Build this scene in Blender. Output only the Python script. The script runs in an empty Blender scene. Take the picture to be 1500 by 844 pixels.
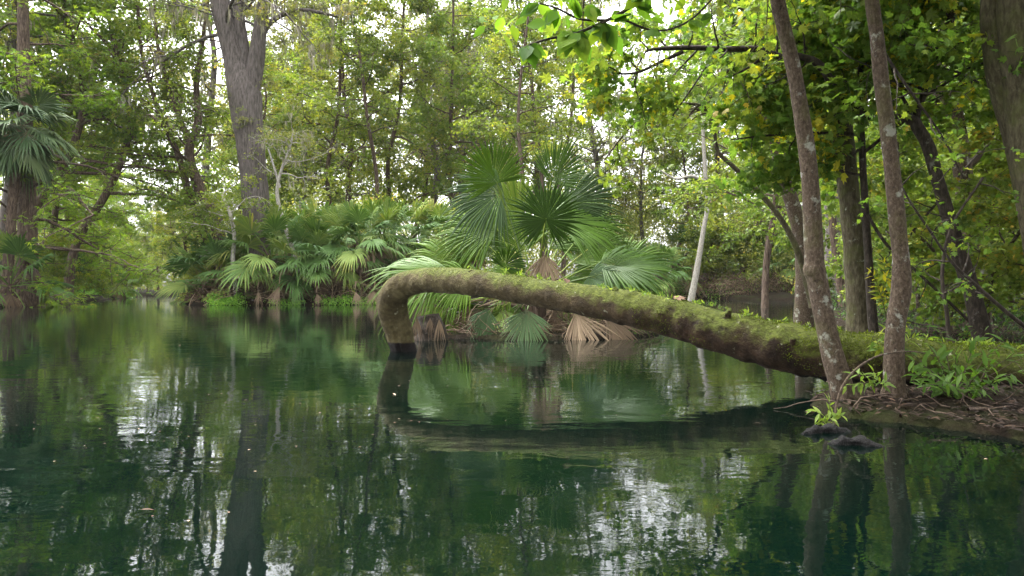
import bpy, math
import numpy as np
from mathutils import Vector

rng = np.random.default_rng(7)
scene = bpy.context.scene
COL = scene.collection
F, HZ, CAMH = 1000.0, 425.0, 0.65


def W(px, py, Y):
    """world point seen at photo pixel (px, py) at real distance Y"""
    return np.array([(px - 750.0) / F * Y, Y, CAMH - (py - HZ) / F * Y])


def WG(px, Y, z=0.0):
    return np.array([(px - 750.0) / F * Y, Y, z])


def nrm(v):
    v = np.asarray(v, float)
    return v / np.maximum(np.linalg.norm(v, axis=-1, keepdims=True), 1e-9)


def U(a, b, n=None):
    return rng.uniform(a, b, n)


# ------------------------------------------------------------------ mesh buffer
class MB:
    def __init__(self):
        self.V, self.Q, self.T, self.A, self.n = [], [], [], [], 0

    def add(self, v, quads=None, tris=None, var=None):
        v = np.asarray(v, float).reshape(-1, 3)
        self.V.append(v)
        if quads is not None and len(quads):
            self.Q.append(np.asarray(quads, int).reshape(-1, 4) + self.n)
        if tris is not None and len(tris):
            self.T.append(np.asarray(tris, int).reshape(-1, 3) + self.n)
        a = np.zeros(len(v)) if var is None else np.broadcast_to(np.asarray(var, float).reshape(-1), (len(v),))
        self.A.append(a)
        self.n += len(v)

    def mesh(self, name, mat, smooth=True):
        me = bpy.data.meshes.new(name)
        V = np.concatenate(self.V) if self.V else np.zeros((0, 3))
        Q = np.concatenate(self.Q) if self.Q else np.zeros((0, 4), int)
        T = np.concatenate(self.T) if self.T else np.zeros((0, 3), int)
        me.vertices.add(len(V)); me.vertices.foreach_set('co', V.astype(np.float32).ravel())
        nl = Q.size + T.size
        me.loops.add(nl)
        me.loops.foreach_set('vertex_index', np.concatenate([Q.ravel(), T.ravel()]).astype(np.int32))
        nq, nt = len(Q), len(T)
        me.polygons.add(nq + nt)
        st = np.concatenate([np.arange(nq) * 4, nq * 4 + np.arange(nt) * 3]).astype(np.int32)
        me.polygons.foreach_set('loop_start', st)
        me.polygons.foreach_set('use_smooth', np.full(nq + nt, smooth))
        me.update(calc_edges=True)
        at = me.attributes.new('var', 'FLOAT', 'POINT')
        at.data.foreach_set('value', np.concatenate(self.A).astype(np.float32))
        me.materials.append(mat)
        return me

    def build(self, name, mat, parent=None, smooth=True):
        o = bpy.data.objects.new(name, self.mesh(name, mat, smooth))
        COL.objects.link(o)
        if parent is not None:
            o.parent = parent
        return o


def local(mb, origin):
    """shift a buffer so that it sits round its thing's base"""
    mb.V = [v - np.asarray(origin) for v in mb.V]
    return mb


def tag(o, label=None, cat=None, group=None, kind=None):
    if label: o['label'] = label
    if cat: o['category'] = cat
    if group: o['group'] = group
    if kind: o['kind'] = kind
    return o


def empty(name, loc, rz=0.0, label=None, cat=None, group=None, s=1.0):
    o = bpy.data.objects.new(name, None); COL.objects.link(o)
    o.location = [float(c) for c in loc]; o.rotation_euler = (0, 0, rz); o.scale = (s, s, s)
    o.empty_display_size = .2
    return tag(o, label, cat, group)


def copy_tree(o, loc, rz, s=1.0, label=None, group=None, skip=0):
    r = o.copy(); COL.objects.link(r)
    r.location = [float(c) for c in loc]; r.rotation_euler = (0, 0, rz); r.scale = (s, s, s)
    if label: r['label'] = label
    if group: r['group'] = group
    for k, ch in enumerate(list(o.children)):
        if skip and ch.name.startswith(('frond', 'dead')) and k % skip == 0:
            continue
        c = ch.copy(); COL.objects.link(c); c.parent = r
    return r


def spline(pts, n):
    """Catmull-Rom through pts (N x k) resampled to n"""
    P = np.asarray(pts, float)
    P = np.vstack([2 * P[0] - P[1], P, 2 * P[-1] - P[-2]])
    m = len(P) - 3
    t = np.linspace(0, m - 1e-6, n)
    i = t.astype(int); u = (t - i)[:, None]
    a, b, c, d = P[i], P[i + 1], P[i + 2], P[i + 3]
    return .5 * ((2 * b) + (-a + c) * u + (2 * a - 5 * b + 4 * c - d) * u ** 2 + (-a + 3 * b - 3 * c + d) * u ** 3)


def frames(P):
    T = nrm(np.gradient(P, axis=0))
    ref = np.array([0., 0., 1.]) if abs(T[0][2]) < .9 else np.array([0., 1., 0.])
    u = nrm(np.cross(T[0], ref)); Us = []
    for t in T:
        u = nrm(u - t * np.dot(u, t)); Us.append(u)
    Us = np.array(Us)
    return T, Us, np.cross(T, Us)


def pnoise(p, f=1.0, seed=0, oct=3):
    """cheap smooth pseudo-noise -1..1 on points"""
    r = np.random.default_rng(seed)
    out = np.zeros(len(p)); amp = 1.0; tot = 0
    for o in range(oct):
        for k in range(4):
            d = r.normal(size=3); ph = r.uniform(0, 6.28)
            out += amp * np.sin(p @ d * f + ph + 1.3 * np.sin(p @ r.normal(size=3) * f * .7 + ph)) / 4
        tot += amp; amp *= .5; f *= 2.1
    return out / tot * 1.6


def tube(mb, P, R, sides=6, var=0.0, rough=0.0, flute=None, cap=False, rf=9.0):
    P = np.asarray(P, float); n = len(P); R = np.broadcast_to(np.asarray(R, float), (n,))
    T, A, B = frames(P)
    th = np.linspace(0, 2 * math.pi, sides, endpoint=False)
    rad = np.repeat(R[:, None], sides, 1)
    if flute is not None:
        rad = rad * flute(np.arange(n)[:, None] / (n - 1), th[None, :])
    V = P[:, None, :] + rad[..., None] * (np.cos(th)[None, :, None] * A[:, None, :] + np.sin(th)[None, :, None] * B[:, None, :])
    V = V.reshape(-1, 3)
    if rough:
        c = np.repeat(P, sides, 0)
        d = V - c
        V = c + d * (1 + rough * pnoise(V, rf, 3, 3))[:, None]
    i = np.arange(n - 1)[:, None] * sides; j = np.arange(sides)[None, :]; k = (j + 1) % sides
    q = np.stack([i + j, i + k, i + sides + k, i + sides + j], -1).reshape(-1, 4)
    tr = None
    if cap:
        V = np.vstack([V, P[-1], P[0]])
        b = (n - 1) * sides; e = n * sides
        tr = [[b + a, b + (a + 1) % sides, e] for a in range(sides)] + [[(a + 1) % sides, a, e + 1] for a in range(sides)]
    mb.add(V, q, tr, var)


# ---------------------------------------------------------------- leaf shapes
def fan_tris(k):
    return [[0, i, i + 1] for i in range(1, k - 1)] + [[0, k - 1, 1]]


CARD = (np.array([[0, 0, 0], [.30, .45, .06], [0, 1, 0], [-.30, .45, .06]]), 'q', [[0, 1, 2, 3]])
LANCE = (np.array([[0, 0, 0], [.13, .3, .04], [.12, .6, .02], [0, 1, -.10], [-.12, .6, .02], [-.13, .3, .04], [0, .35, 0], [0, .65, -.03]]),
         't', [[0, 1, 6], [0, 6, 5], [1, 2, 7], [1, 7, 6], [5, 6, 7], [5, 7, 4], [2, 3, 7], [7, 3, 4]])
_m = [[0, .38, .0], [0, 0, 0], [.22, .1, .03], [.50, .30, -.05], [.26, .42, .03], [.40, .74, -.04], [.15, .66, .03], [0, 1.02, -.08],
      [-.15, .66, .03], [-.40, .74, -.04], [-.26, .42, .03], [-.50, .30, -.05], [-.22, .1, .03]]
MAPLE = (np.array(_m), 't', fan_tris(13))
# a needle spray: three thin blades
SPRAY = (np.array([[0, 0, 0], [.10, .5, .02], [0, 1, -.08], [-.10, .5, .02],
                   [.0, .15, 0], [.38, .42, .0], [.55, .80, -.06], [.28, .55, .02],
                   [.0, .15, 0], [-.38, .42, .0], [-.55, .80, -.06], [-.28, .55, .02]]), 'q', [[0, 1, 2, 3], [4, 5, 6, 7], [8, 11, 10, 9]])


class Leaves:
    def __init__(self): self.p, self.d, self.n, self.s, self.v = [], [], [], [], []

    def put(self, p, d, n, s, v):
        p = np.asarray(p, float); k = len(p)
        self.p.append(p); self.d.append(np.broadcast_to(d, (k, 3))); self.n.append(np.broadcast_to(n, (k, 3)))
        self.s.append(np.broadcast_to(s, (k,))); self.v.append(np.broadcast_to(v, (k,)))

    def bake(self, mb, tpl):
        if not self.p: return mb
        p, d, n, s, v = (np.concatenate(a) for a in (self.p, self.d, self.n, self.s, self.v))
        d = nrm(d); x = nrm(np.cross(d, n)); n = np.cross(x, d)
        t, kind, fc = tpl; k = len(t)
        V = p[:, None, :] + s[:, None, None] * (t[None, :, 0, None] * x[:, None] + t[None, :, 1, None] * d[:, None] + t[None, :, 2, None] * n[:, None])
        fa = np.asarray(fc)[None] + (np.arange(len(p)) * k)[:, None, None]
        fa = fa.reshape(-1, fa.shape[-1])
        if kind == 'q': mb.add(V, quads=fa, var=np.repeat(v, k))
        else: mb.add(V, tris=fa, var=np.repeat(v, k))
        return mb


def rvec(n):
    return nrm(rng.normal(size=(n, 3)))


def twig_leaves(lf, P, n, size, v, flat, jit):
    t = U(.15, 1.05, n) * (len(P) - 1)
    i = np.clip(t.astype(int), 0, len(P) - 2); u = (t - i)[:, None]
    p = P[i] * (1 - u) + P[i + 1] * u
    p = p + rng.normal(size=(n, 3)) * jit * np.array([1, 1, .6])
    tw = nrm(P[-1] - P[0])
    d = nrm(tw[None] * .6 + rvec(n) * np.array([1, 1, .6]) + np.array([0, 0, -.25]))
    nn = nrm(rvec(n) * (1 - flat) + np.array([0, 0, 1.]) * flat + 1e-3)
    lf.put(p, d, nn, size * U(.6, 1.25, n), np.clip(v + rng.normal(size=n) * .13, 0, 1))


def branch(p, d, L, n, wob, grav, rise=0.0):
    pts = [p]; d = nrm(d)
    for k in range(n):
        d = nrm(d + rng.normal(size=3) * wob + np.array([0, 0, grav * (k / n) + rise]))
        pts.append(pts[-1] + d * L / n)
    return np.array(pts)


def grow(wood, lf, path, rad, t0, t1, n, L, size, up=.35, flat=.45, sub=5, tw=4, lp=12, Lend=.6, grav=-.12,
         az=None, jit=None, moss=None, mossn=0, v0=.5, zs=.8, wr=1.0, twl=.28):
    """limbs -> sub-branches -> twigs -> leaves along a trunk path between t0 and t1"""
    P = np.asarray(path, float); M = len(P); T, A, B = frames(P)
    rad = np.broadcast_to(np.asarray(rad, float), (M,))
    jit = size * .9 if jit is None else jit
    for i in range(n):
        t = t0 + (t1 - t0) * (i + U(0, 1)) / n
        x = t * (M - 1); k = min(int(x), M - 2); f = x - k
        p = P[k] * (1 - f) + P[k + 1] * f; r = (rad[k] * (1 - f) + rad[k + 1] * f)
        a = i * 2.4 + U(-.5, .5) if az is None else U(*az)
        dv = T[k] * up + np.cos(a) * A[k] + np.sin(a) * B[k]
        l = L * (1 - (1 - Lend) * (t - t0) / max(t1 - t0, 1e-6)) * U(.7, 1.2)
        lim = branch(p, dv, l, 6, .16, grav)
        r0 = min(r * .5, l * .016 * wr) + .003
        tube(wood, lim, np.linspace(r0, r0 * .25, 7), 5)
        for s in range(sub):
            q = U(.2, 1.0) if s else 1.0
            j = min(int(q * 6), 5); pj = lim[j] + (lim[j + 1] - lim[j]) * (q * 6 - j)
            dj = nrm(lim[j + 1] - lim[j])
            sd = nrm(dj * .7 + rvec(1)[0] * np.array([1, 1, zs]))
            sl = l * U(.25, .45)
            sb = branch(pj, sd, sl, 4, .18, grav)
            tube(wood, sb, np.linspace(r0 * .4, r0 * .12, 5), 4)
            v = np.clip(v0 + U(-.28, .28), 0, 1)
            for w in range(tw):
                qq = U(.15, 1.0); jj = min(int(qq * 4), 3); pw = sb[jj] + (sb[jj + 1] - sb[jj]) * (qq * 4 - jj)
                wd = nrm(nrm(sb[jj + 1] - sb[jj]) * .5 + rvec(1)[0] * np.array([1, 1, zs * .7]))
                tb = branch(pw, wd, l * twl * U(.5, 1.0) * .8, 3, .2, grav)
                tube(wood, tb, np.linspace(r0 * .15, r0 * .06, 4) + .0008 * L, 3)
                twig_leaves(lf, tb, lp, size, v, flat, jit)
            if moss is not None:
                for w in range(mossn):
                    hang_moss(moss, sb[rng.integers(0, 5)], U(.15, .5) * L * .35)
    return


def hang_moss(mb, p, L):
    for k in range(5):
        n = 5; w = L * .035 + .012
        x = p + rng.normal(size=3) * np.array([.12, .12, .03]) * L
        z = np.linspace(0, -L * U(.5, 1.2), n)
        off = np.cumsum(rng.normal(size=(n, 2)) * .05 * L, 0)
        c = np.stack([x[0] + off[:, 0], x[1] + off[:, 1], x[2] + z], 1)
        a = U(0, 6.28); wv = np.array([math.cos(a), math.sin(a), 0]) * w
        ww = np.array([.5, 1.1, .9, .6, .1])[:, None] * wv
        V = np.concatenate([c - ww, c + ww])
        mb.add(V, [[i, i + 1, i + 1 + n, i + n] for i in range(n - 1)], var=U(0, 1))


# ------------------------------------------------------------------ materials
def newmat(name):
    m = bpy.data.materials.new(name); m.use_nodes = True
    nt = m.node_tree; nt.nodes.clear()
    out = nt.nodes.new('ShaderNodeOutputMaterial')
    return m, nt, out


def ramp(nt, fac, stops):
    r = nt.nodes.new('ShaderNodeValToRGB'); e = r.color_ramp.elements
    while len(e) < len(stops): e.new(.5)
    for el, (p, c) in zip(e, stops):
        el.position = p; el.color = (*c, 1)
    nt.links.new(fac, r.inputs[0]); return r.outputs[0]


def noise(nt, vec, scale, detail=4, rough=.55, dist=0.0):
    n = nt.nodes.new('ShaderNodeTexNoise'); n.inputs['Scale'].default_value = scale
    n.inputs['Detail'].default_value = detail; n.inputs['Roughness'].default_value = rough
    n.inputs['Distortion'].default_value = dist
    if vec is not None: nt.links.new(vec, n.inputs['Vector'])
    return n.outputs['Fac']


def mapping(nt, scale=(1, 1, 1), src='Object'):
    tc = nt.nodes.new('ShaderNodeTexCoord'); mp = nt.nodes.new('ShaderNodeMapping')
    mp.inputs['Scale'].default_value = scale
    nt.links.new(tc.outputs[src], mp.inputs['Vector']); return mp.outputs[0]


def mathn(nt, op, a, b=None, c=None, clamp=False):
    m = nt.nodes.new('ShaderNodeMath'); m.operation = op; m.use_clamp = clamp
    for i, s in enumerate((a, b, c)):
        if s is None: continue
        if isinstance(s, (int, float)): m.inputs[i].default_value = s
        else: nt.links.new(s, m.inputs[i])
    return m.outputs[0]


def mixc(nt, fac, a, b, bt='MIX'):
    m = nt.nodes.new('ShaderNodeMix'); m.data_type = 'RGBA'; m.blend_type = bt
    for i, s in ((0, fac), (6, a), (7, b)):
        if isinstance(s, (int, float)): m.inputs[i].default_value = s
        elif isinstance(s, tuple): m.inputs[i].default_value = (*s, 1)
        else: nt.links.new(s, m.inputs[i])
    return m.outputs[2]


def bump(nt, h, dist, strength=1.0):
    b = nt.nodes.new('ShaderNodeBump'); b.inputs['Distance'].default_value = dist
    b.inputs['Strength'].default_value = strength
    nt.links.new(h, b.inputs['Height']); return b.outputs[0]


def leaf_mat(name, stops, trans=.52, rough=.5, spec=.35, objvar=.12, tint=(1.2, 1.2, .65)):
    m, nt, out = newmat(name)
    at = nt.nodes.new('ShaderNodeAttribute'); at.attribute_name = 'var'
    oi = nt.nodes.new('ShaderNodeObjectInfo')
    f = mathn(nt, 'ADD', at.outputs['Fac'], mathn(nt, 'MULTIPLY', mathn(nt, 'SUBTRACT', oi.outputs['Random'], .5), objvar * 2), clamp=True)
    c = ramp(nt, f, stops)
    pb = nt.nodes.new('ShaderNodeBsdfPrincipled'); nt.links.new(c, pb.inputs['Base Color'])
    pb.inputs['Roughness'].default_value = rough; pb.inputs['Specular IOR Level'].default_value = spec
    tr = nt.nodes.new('ShaderNodeBsdfTranslucent')
    nt.links.new(mixc(nt, 1.0, c, tint, 'MULTIPLY'), tr.inputs['Color'])
    mx = nt.nodes.new('ShaderNodeMixShader'); mx.inputs[0].default_value = trans
    nt.links.new(pb.outputs[0], mx.inputs[1]); nt.links.new(tr.outputs[0], mx.inputs[2])
    nt.links.new(mx.outputs[0], out.inputs[0]); return m


def bark_mat(name, dark, mid, light, scale=(6, 6, 1.2), lichen=None, moss=None, bd=.02, lich_t=.62, moss_t=.5):
    m, nt, out = newmat(name)
    v = mapping(nt, scale)
    n1 = noise(nt, v, 3.0, 6, .65, .3)
    n2 = noise(nt, v, 11.0, 4, .6)
    c = ramp(nt, n1, [(.30, dark), (.5, mid), (.72, light)])
    c = mixc(nt, mathn(nt, 'MULTIPLY', n2, .6), c, mixc(nt, 1.0, c, (.45, .42, .4), 'MULTIPLY'))
    v2 = mapping(nt, (1, 1, 1))
    if lichen:
        l = noise(nt, v2, 10, 5, .65)
        c = mixc(nt, mathn(nt, 'MULTIPLY', mathn(nt, 'MULTIPLY', mathn(nt, 'SUBTRACT', l, lich_t), 14.0, clamp=True), .85), c, lichen)
    if moss:
        l = noise(nt, v2, 2.2, 6, .7)
        c = mixc(nt, mathn(nt, 'MULTIPLY', mathn(nt, 'SUBTRACT', l, moss_t), 5.0, clamp=True), c, moss)
    h = mathn(nt, 'ADD', n1, mathn(nt, 'MULTIPLY', n2, .4))
    pb = nt.nodes.new('ShaderNodeBsdfPrincipled'); nt.links.new(c, pb.inputs['Base Color'])
    pb.inputs['Roughness'].default_value = .9; pb.inputs['Specular IOR Level'].default_value = .2
    nt.links.new(bump(nt, h, bd), pb.inputs['Normal'])
    nt.links.new(pb.outputs[0], out.inputs[0]); return m


M = {}
M['leaf_green'] = leaf_mat('leaf_green', [(0, (.045, .080, .013)), (.45, (.12, .17, .024)), (.8, (.20, .24, .032)), (1, (.30, .28, .03))])
M['leaf_fresh'] = leaf_mat('leaf_fresh', [(0, (.045, .10, .018)), (.5, (.125, .20, .032)), (1, (.22, .28, .04))], trans=.55)
M['leaf_yellow'] = leaf_mat('leaf_yellow', [(0, (.06, .12, .014)), (.45, (.12, .18, .030)), (.88, (.21, .25, .04)), (1, (.38, .27, .04))], trans=.55)
M['leaf_olive'] = leaf_mat('leaf_olive', [(0, (.06, .09, .028)), (.5, (.16, .185, .045)), (.85, (.26, .26, .06)), (1, (.32, .22, .05))])
M['leaf_dark'] = leaf_mat('leaf_dark', [(0, (.016, .045, .014)), (.6, (.04, .09, .02)), (1, (.10, .15, .03))])
M['needle'] = leaf_mat('needle', [(0, (.06, .13, .012)), (.5, (.13, .22, .018)), (.88, (.22, .27, .025)), (1, (.33, .25, .04))], trans=.6)
M['leaf_shrub'] = leaf_mat('leaf_shrub', [(0, (.05, .11, .014)), (.5, (.095, .17, .028)), (.85, (.18, .24, .035)), (1, (.42, .36, .02))], rough=.5, spec=.2, trans=.6)
M['leaf_big'] = leaf_mat('leaf_big', [(0, (.03, .09, .016)), (.5, (.13, .25, .025)), (1, (.26, .34, .03))], rough=.6, spec=.15, trans=.68)
M['frond_green'] = leaf_mat('frond_green', [(0, (.026, .056, .008)), (.5, (.066, .125, .013)), (.85, (.14, .19, .025)), (1, (.26, .24, .06))],
                            trans=.09, rough=.42, spec=.14, objvar=.16, tint=(1.2, 1.3, .5))
M['frond_grey'] = leaf_mat('frond_grey', [(0, (.022, .048, .018)), (.6, (.050, .085, .034)), (1, (.11, .15, .06))], trans=.08, rough=.5, spec=.12, tint=(1.1, 1.1, .6))
M['frond_far'] = leaf_mat('frond_far', [(0, (.028, .066, .018)), (.5, (.065, .125, .028)), (.85, (.15, .20, .045)), (1, (.30, .28, .08))],
                          trans=.22, rough=.6, spec=.15, objvar=.13, tint=(1.2, 1.2, .5))
M['frond_dead'] = leaf_mat('frond_dead', [(0, (.045, .030, .02)), (.5, (.13, .092, .06)), (1, (.32, .24, .16))], trans=.15, rough=.75, spec=.15, tint=(1, .9, .7))
M['spanish_moss'] = leaf_mat('spanish_moss_strands', [(0, (.11, .11, .075)), (.6, (.22, .21, .155)), (1, (.34, .31, .24))], trans=.3, rough=.9, spec=.1, tint=(1, 1, .85))
M['moss'] = leaf_mat('moss_tufts', [(0, (.018, .016, .006)), (.35, (.04, .05, .008)), (.65, (.066, .092, .008)), (1, (.13, .165, .013))], trans=.3, rough=.9, spec=.05)
M['litter'] = leaf_mat('litter_leaves', [(0, (.012, .007, .005)), (.5, (.04, .023, .014)), (.85, (.11, .066, .042)), (1, (.30, .22, .15))], trans=.05, rough=.8, spec=.2, tint=(1, .9, .8))
M['duckweed'] = leaf_mat('bank_greens', [(0, (.07, .18, .02)), (.5, (.14, .31, .03)), (1, (.25, .42, .06))], trans=.4)

M['bark_grey'] = bark_mat('bark_grey', (.04, .034, .030), (.11, .095, .088), (.19, .165, .155), (5, 5, .8), bd=.03)
M['bark_brown'] = bark_mat('bark_brown', (.025, .018, .013), (.085, .060, .045), (.17, .13, .10), (6, 6, 1.2), bd=.02)
M['bark_slim'] = bark_mat('bark_slim', (.020, .014, .010), (.070, .050, .034), (.14, .108, .080), (24, 24, 14), lichen=(.23, .235, .20), moss=(.060, .060, .018), bd=.010, lich_t=.58, moss_t=.52)
M['bark_mossy'] = bark_mat('bark_mossy', (.02, .017, .010), (.065, .055, .032), (.13, .115, .075), (12, 12, 4), lichen=(.30, .32, .27), moss=(.06, .07, .015), bd=.008, lich_t=.66, moss_t=.5)
M['bark_pale'] = bark_mat('bark_pale', (.14, .12, .10), (.34, .32, .28), (.50, .48, .44), (9, 9, 3), bd=.004)
M['bark_dark'] = bark_mat('bark_dark', (.012, .009, .007), (.035, .027, .021), (.08, .065, .055), (14, 14, 5), lichen=(.13, .13, .11), moss=(.03, .03, .012), bd=.006, moss_t=.56)

M['wet_wood'] = bark_mat('wet_wood', (.004, .004, .004), (.012, .011, .011), (.05, .048, .05), (60, 60, 40), bd=.012)


def log_mat():
    m, nt, out = newmat('mossy_log_bark')
    obj = mapping(nt, (1, 1, 1))
    at = nt.nodes.new('ShaderNodeAttribute'); at.attribute_name = 'var'      # distance along the trunk, 0 at the bent tip
    s = at.outputs['Fac']
    geo = nt.nodes.new('ShaderNodeNewGeometry'); sep = nt.nodes.new('ShaderNodeSeparateXYZ')
    nt.links.new(geo.outputs['Normal'], sep.inputs[0]); nz = sep.outputs['Z']
    n1 = noise(nt, obj, 7, 7, .7); n2 = noise(nt, obj, 34, 5, .7); n3 = noise(nt, obj, 2.4, 4, .6)
    n4 = noise(nt, obj, 90, 3, .6)
    bark = ramp(nt, n1, [(.3, (.008, .005, .004)), (.5, (.030, .018, .011)), (.68, (.075, .044, .027))])
    tan = ramp(nt, n1, [(.3, (.024, .018, .009)), (.52, (.070, .056, .026)), (.72, (.135, .115, .060))])
    mossc = ramp(nt, n2, [(.25, (.02, .024, .006)), (.5, (.055, .07, .010)), (.75, (.11, .13, .02))])
    # the bent end is tan and ringed, the butt end bare dark bark under moss
    c = mixc(nt, mathn(nt, 'MULTIPLY', mathn(nt, 'SUBTRACT', s, .30), 3.2, clamp=True), tan, bark)
    rings = nt.nodes.new('ShaderNodeTexWave'); rings.wave_type = 'BANDS'
    cv = nt.nodes.new('ShaderNodeCombineXYZ'); nt.links.new(s, cv.inputs[0]); nt.links.new(n3, cv.inputs[1])
    rings.inputs['Scale'].default_value = 34; rings.inputs['Distortion'].default_value = 1.2; rings.inputs['Detail'].default_value = 2
    nt.links.new(cv.outputs[0], rings.inputs['Vector'])
    c = mixc(nt, mathn(nt, 'MULTIPLY', rings.outputs['Fac'], .10), c, (.03, .024, .012))
    # moss: grows on the upper side, more towards the butt
    amt = mathn(nt, 'ADD', mathn(nt, 'MULTIPLY', nz, .75), mathn(nt, 'MULTIPLY', s, .62))
    amt = mathn(nt, 'ADD', amt, mathn(nt, 'MULTIPLY', mathn(nt, 'SUBTRACT', n1, .5), 2.4))
    amt = mathn(nt, 'ADD', amt, mathn(nt, 'MULTIPLY', mathn(nt, 'SUBTRACT', n3, .5), 1.6))
    amt = mathn(nt, 'MULTIPLY', mathn(nt, 'SUBTRACT', amt, .34), 2.2, clamp=True)
    c = mixc(nt, mathn(nt, 'MULTIPLY', amt, .85), c, mossc)
    lich = mathn(nt, 'MULTIPLY', mathn(nt, 'SUBTRACT', noise(nt, obj, 16, 4, .6), .66), 12, clamp=True)
    c = mixc(nt, mathn(nt, 'MULTIPLY', lich, .6), c, (.34, .34, .25))
    sp = nt.nodes.new('ShaderNodeSeparateXYZ'); nt.links.new(geo.outputs['Position'], sp.inputs[0])
    wet = mathn(nt, 'MULTIPLY', mathn(nt, 'SUBTRACT', mathn(nt, 'ADD', .085, mathn(nt, 'MULTIPLY', n1, .03)), sp.outputs['Z']), 60, clamp=True)
    c = mixc(nt, wet, c, (.008, .006, .006))
    h = mathn(nt, 'ADD', mathn(nt, 'ADD', mathn(nt, 'MULTIPLY', n1, 1.0), mathn(nt, 'MULTIPLY', n2, .5)), mathn(nt, 'ADD', mathn(nt, 'MULTIPLY', n4, .25), mathn(nt, 'MULTIPLY', rings.outputs['Fac'], .05)))
    pb = nt.nodes.new('ShaderNodeBsdfPrincipled'); nt.links.new(c, pb.inputs['Base Color'])
    pb.inputs['Roughness'].default_value = .92; pb.inputs['Specular IOR Level'].default_value = .15
    nt.links.new(bump(nt, h, .05), pb.inputs['Normal']); nt.links.new(pb.outputs[0], out.inputs[0]); return m


M['log'] = log_mat()


def ground_mat():
    m, nt, out = newmat('bank_soil')
    v = mapping(nt, (1, 1, 1))
    n1 = noise(nt, v, .7, 6, .65); n2 = noise(nt, v, 9, 6, .7); n3 = noise(nt, v, .35, 5, .6, .6)
    soil = ramp(nt, n2, [(.3, (.004, .003, .002)), (.55, (.013, .009, .006)), (.75, (.034, .023, .015))])
    soil = mixc(nt, mathn(nt, 'MULTIPLY', mathn(nt, 'SUBTRACT', n1, .52), 6, clamp=True), soil, (.018, .026, .006))
    bed = ramp(nt, n3, [(.34, (.004, .030, .028)), (.46, (.012, .060, .040)), (.56, (.050, .090, .030)), (.68, (.13, .16, .07))])
    bed = mixc(nt, mathn(nt, 'MULTIPLY', n2, .7), bed, mixc(nt, 1.0, bed, (.25, .3, .28), 'MULTIPLY'))
    geo = nt.nodes.new('ShaderNodeNewGeometry'); sp = nt.nodes.new('ShaderNodeSeparateXYZ'); nt.links.new(geo.outputs['Position'], sp.inputs[0])
    k = mathn(nt, 'MULTIPLY', mathn(nt, 'SUBTRACT', sp.outputs['Z'], -.5), 2.5, clamp=True)
    c = mixc(nt, k, bed, soil)
    pb = nt.nodes.new('ShaderNodeBsdfPrincipled'); nt.links.new(c, pb.inputs['Base Color'])
    pb.inputs['Roughness'].default_value = .95; pb.inputs['Specular IOR Level'].default_value = .06
    nt.links.new(bump(nt, n2, .05), pb.inputs['Normal']); nt.links.new(pb.outputs[0], out.inputs[0]); return m


def water_mat():
    m, nt, out = newmat('spring_water')
    v = mapping(nt, (1, 1, 1))
    a = noise(nt, mapping(nt, (1.0, 2.3, 1)), 1.5, 2, .5, .5)
    b = noise(nt, mapping(nt, (1.0, 1.6, 1)), 6.0, 3, .55, .8)
    calm = noise(nt, v, .22, 2, .5)                                             # calm and breezy stretches
    k = mathn(nt, 'ADD', .35, mathn(nt, 'MULTIPLY', mathn(nt, 'SUBTRACT', calm, .35), 2.6, clamp=True))
    h = mathn(nt, 'MULTIPLY', mathn(nt, 'ADD', mathn(nt, 'MULTIPLY', a, 1.0), mathn(nt, 'MULTIPLY', b, .26)), k)
    nrmo = bump(nt, h, .0036)
    fr = nt.nodes.new('ShaderNodeFresnel'); fr.inputs['IOR'].default_value = 1.42; nt.links.new(nrmo, fr.inputs['Normal'])
    gl = nt.nodes.new('ShaderNodeBsdfGlossy'); gl.inputs['Roughness'].default_value = .02; gl.inputs['Color'].default_value = (.95, .97, 1, 1)
    nt.links.new(nrmo, gl.inputs['Normal'])
    tr = nt.nodes.new('ShaderNodeBsdfTransparent'); tr.inputs['Color'].default_value = (.11, .21, .18, 1)
    df = nt.nodes.new('ShaderNodeBsdfDiffuse'); df.inputs['Color'].default_value = (.0015, .007, .005, 1)
    mb_ = nt.nodes.new('ShaderNodeMixShader'); mb_.inputs[0].default_value = .35
    nt.links.new(tr.outputs[0], mb_.inputs[1]); nt.links.new(df.outputs[0], mb_.inputs[2])
    mx = nt.nodes.new('ShaderNodeMixShader'); nt.links.new(fr.outputs[0], mx.inputs[0])
    nt.links.new(mb_.outputs[0], mx.inputs[1]); nt.links.new(gl.outputs[0], mx.inputs[2])
    nt.links.new(mx.outputs[0], out.inputs[0]); return m


M['ground'] = ground_mat(); M['water'] = water_mat()

# ------------------------------------------------------------------ terrain
POLY = np.array([(2.35, 2.75), (1.95, 3.2), (1.55, 3.55), (1.75, 4.0), (2.3, 4.5), (2.9, 5.3), (3.9, 7.5), (5.4, 11.5), (8.5, 19), (13, 30), (17.5, 42), (15, 50), (8, 53),
                 (4.5, 49), (2, 41), (-1, 34), (-5, 30.2), (-8, 29.6), (-11, 29.4), (-13.6, 29.2), (-15.4, 32), (-20, 45), (-27, 60), (-34, 77), (-40, 79),
                 (-39, 72), (-33, 59), (-29, 50), (-23.6, 36), (-21, 30), (-18.9, 25.4), (-19.5, 18), (-25, 5), (-30, -30), (20, -30), (12, -10), (5, -1), (3, 1.8)])


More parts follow.
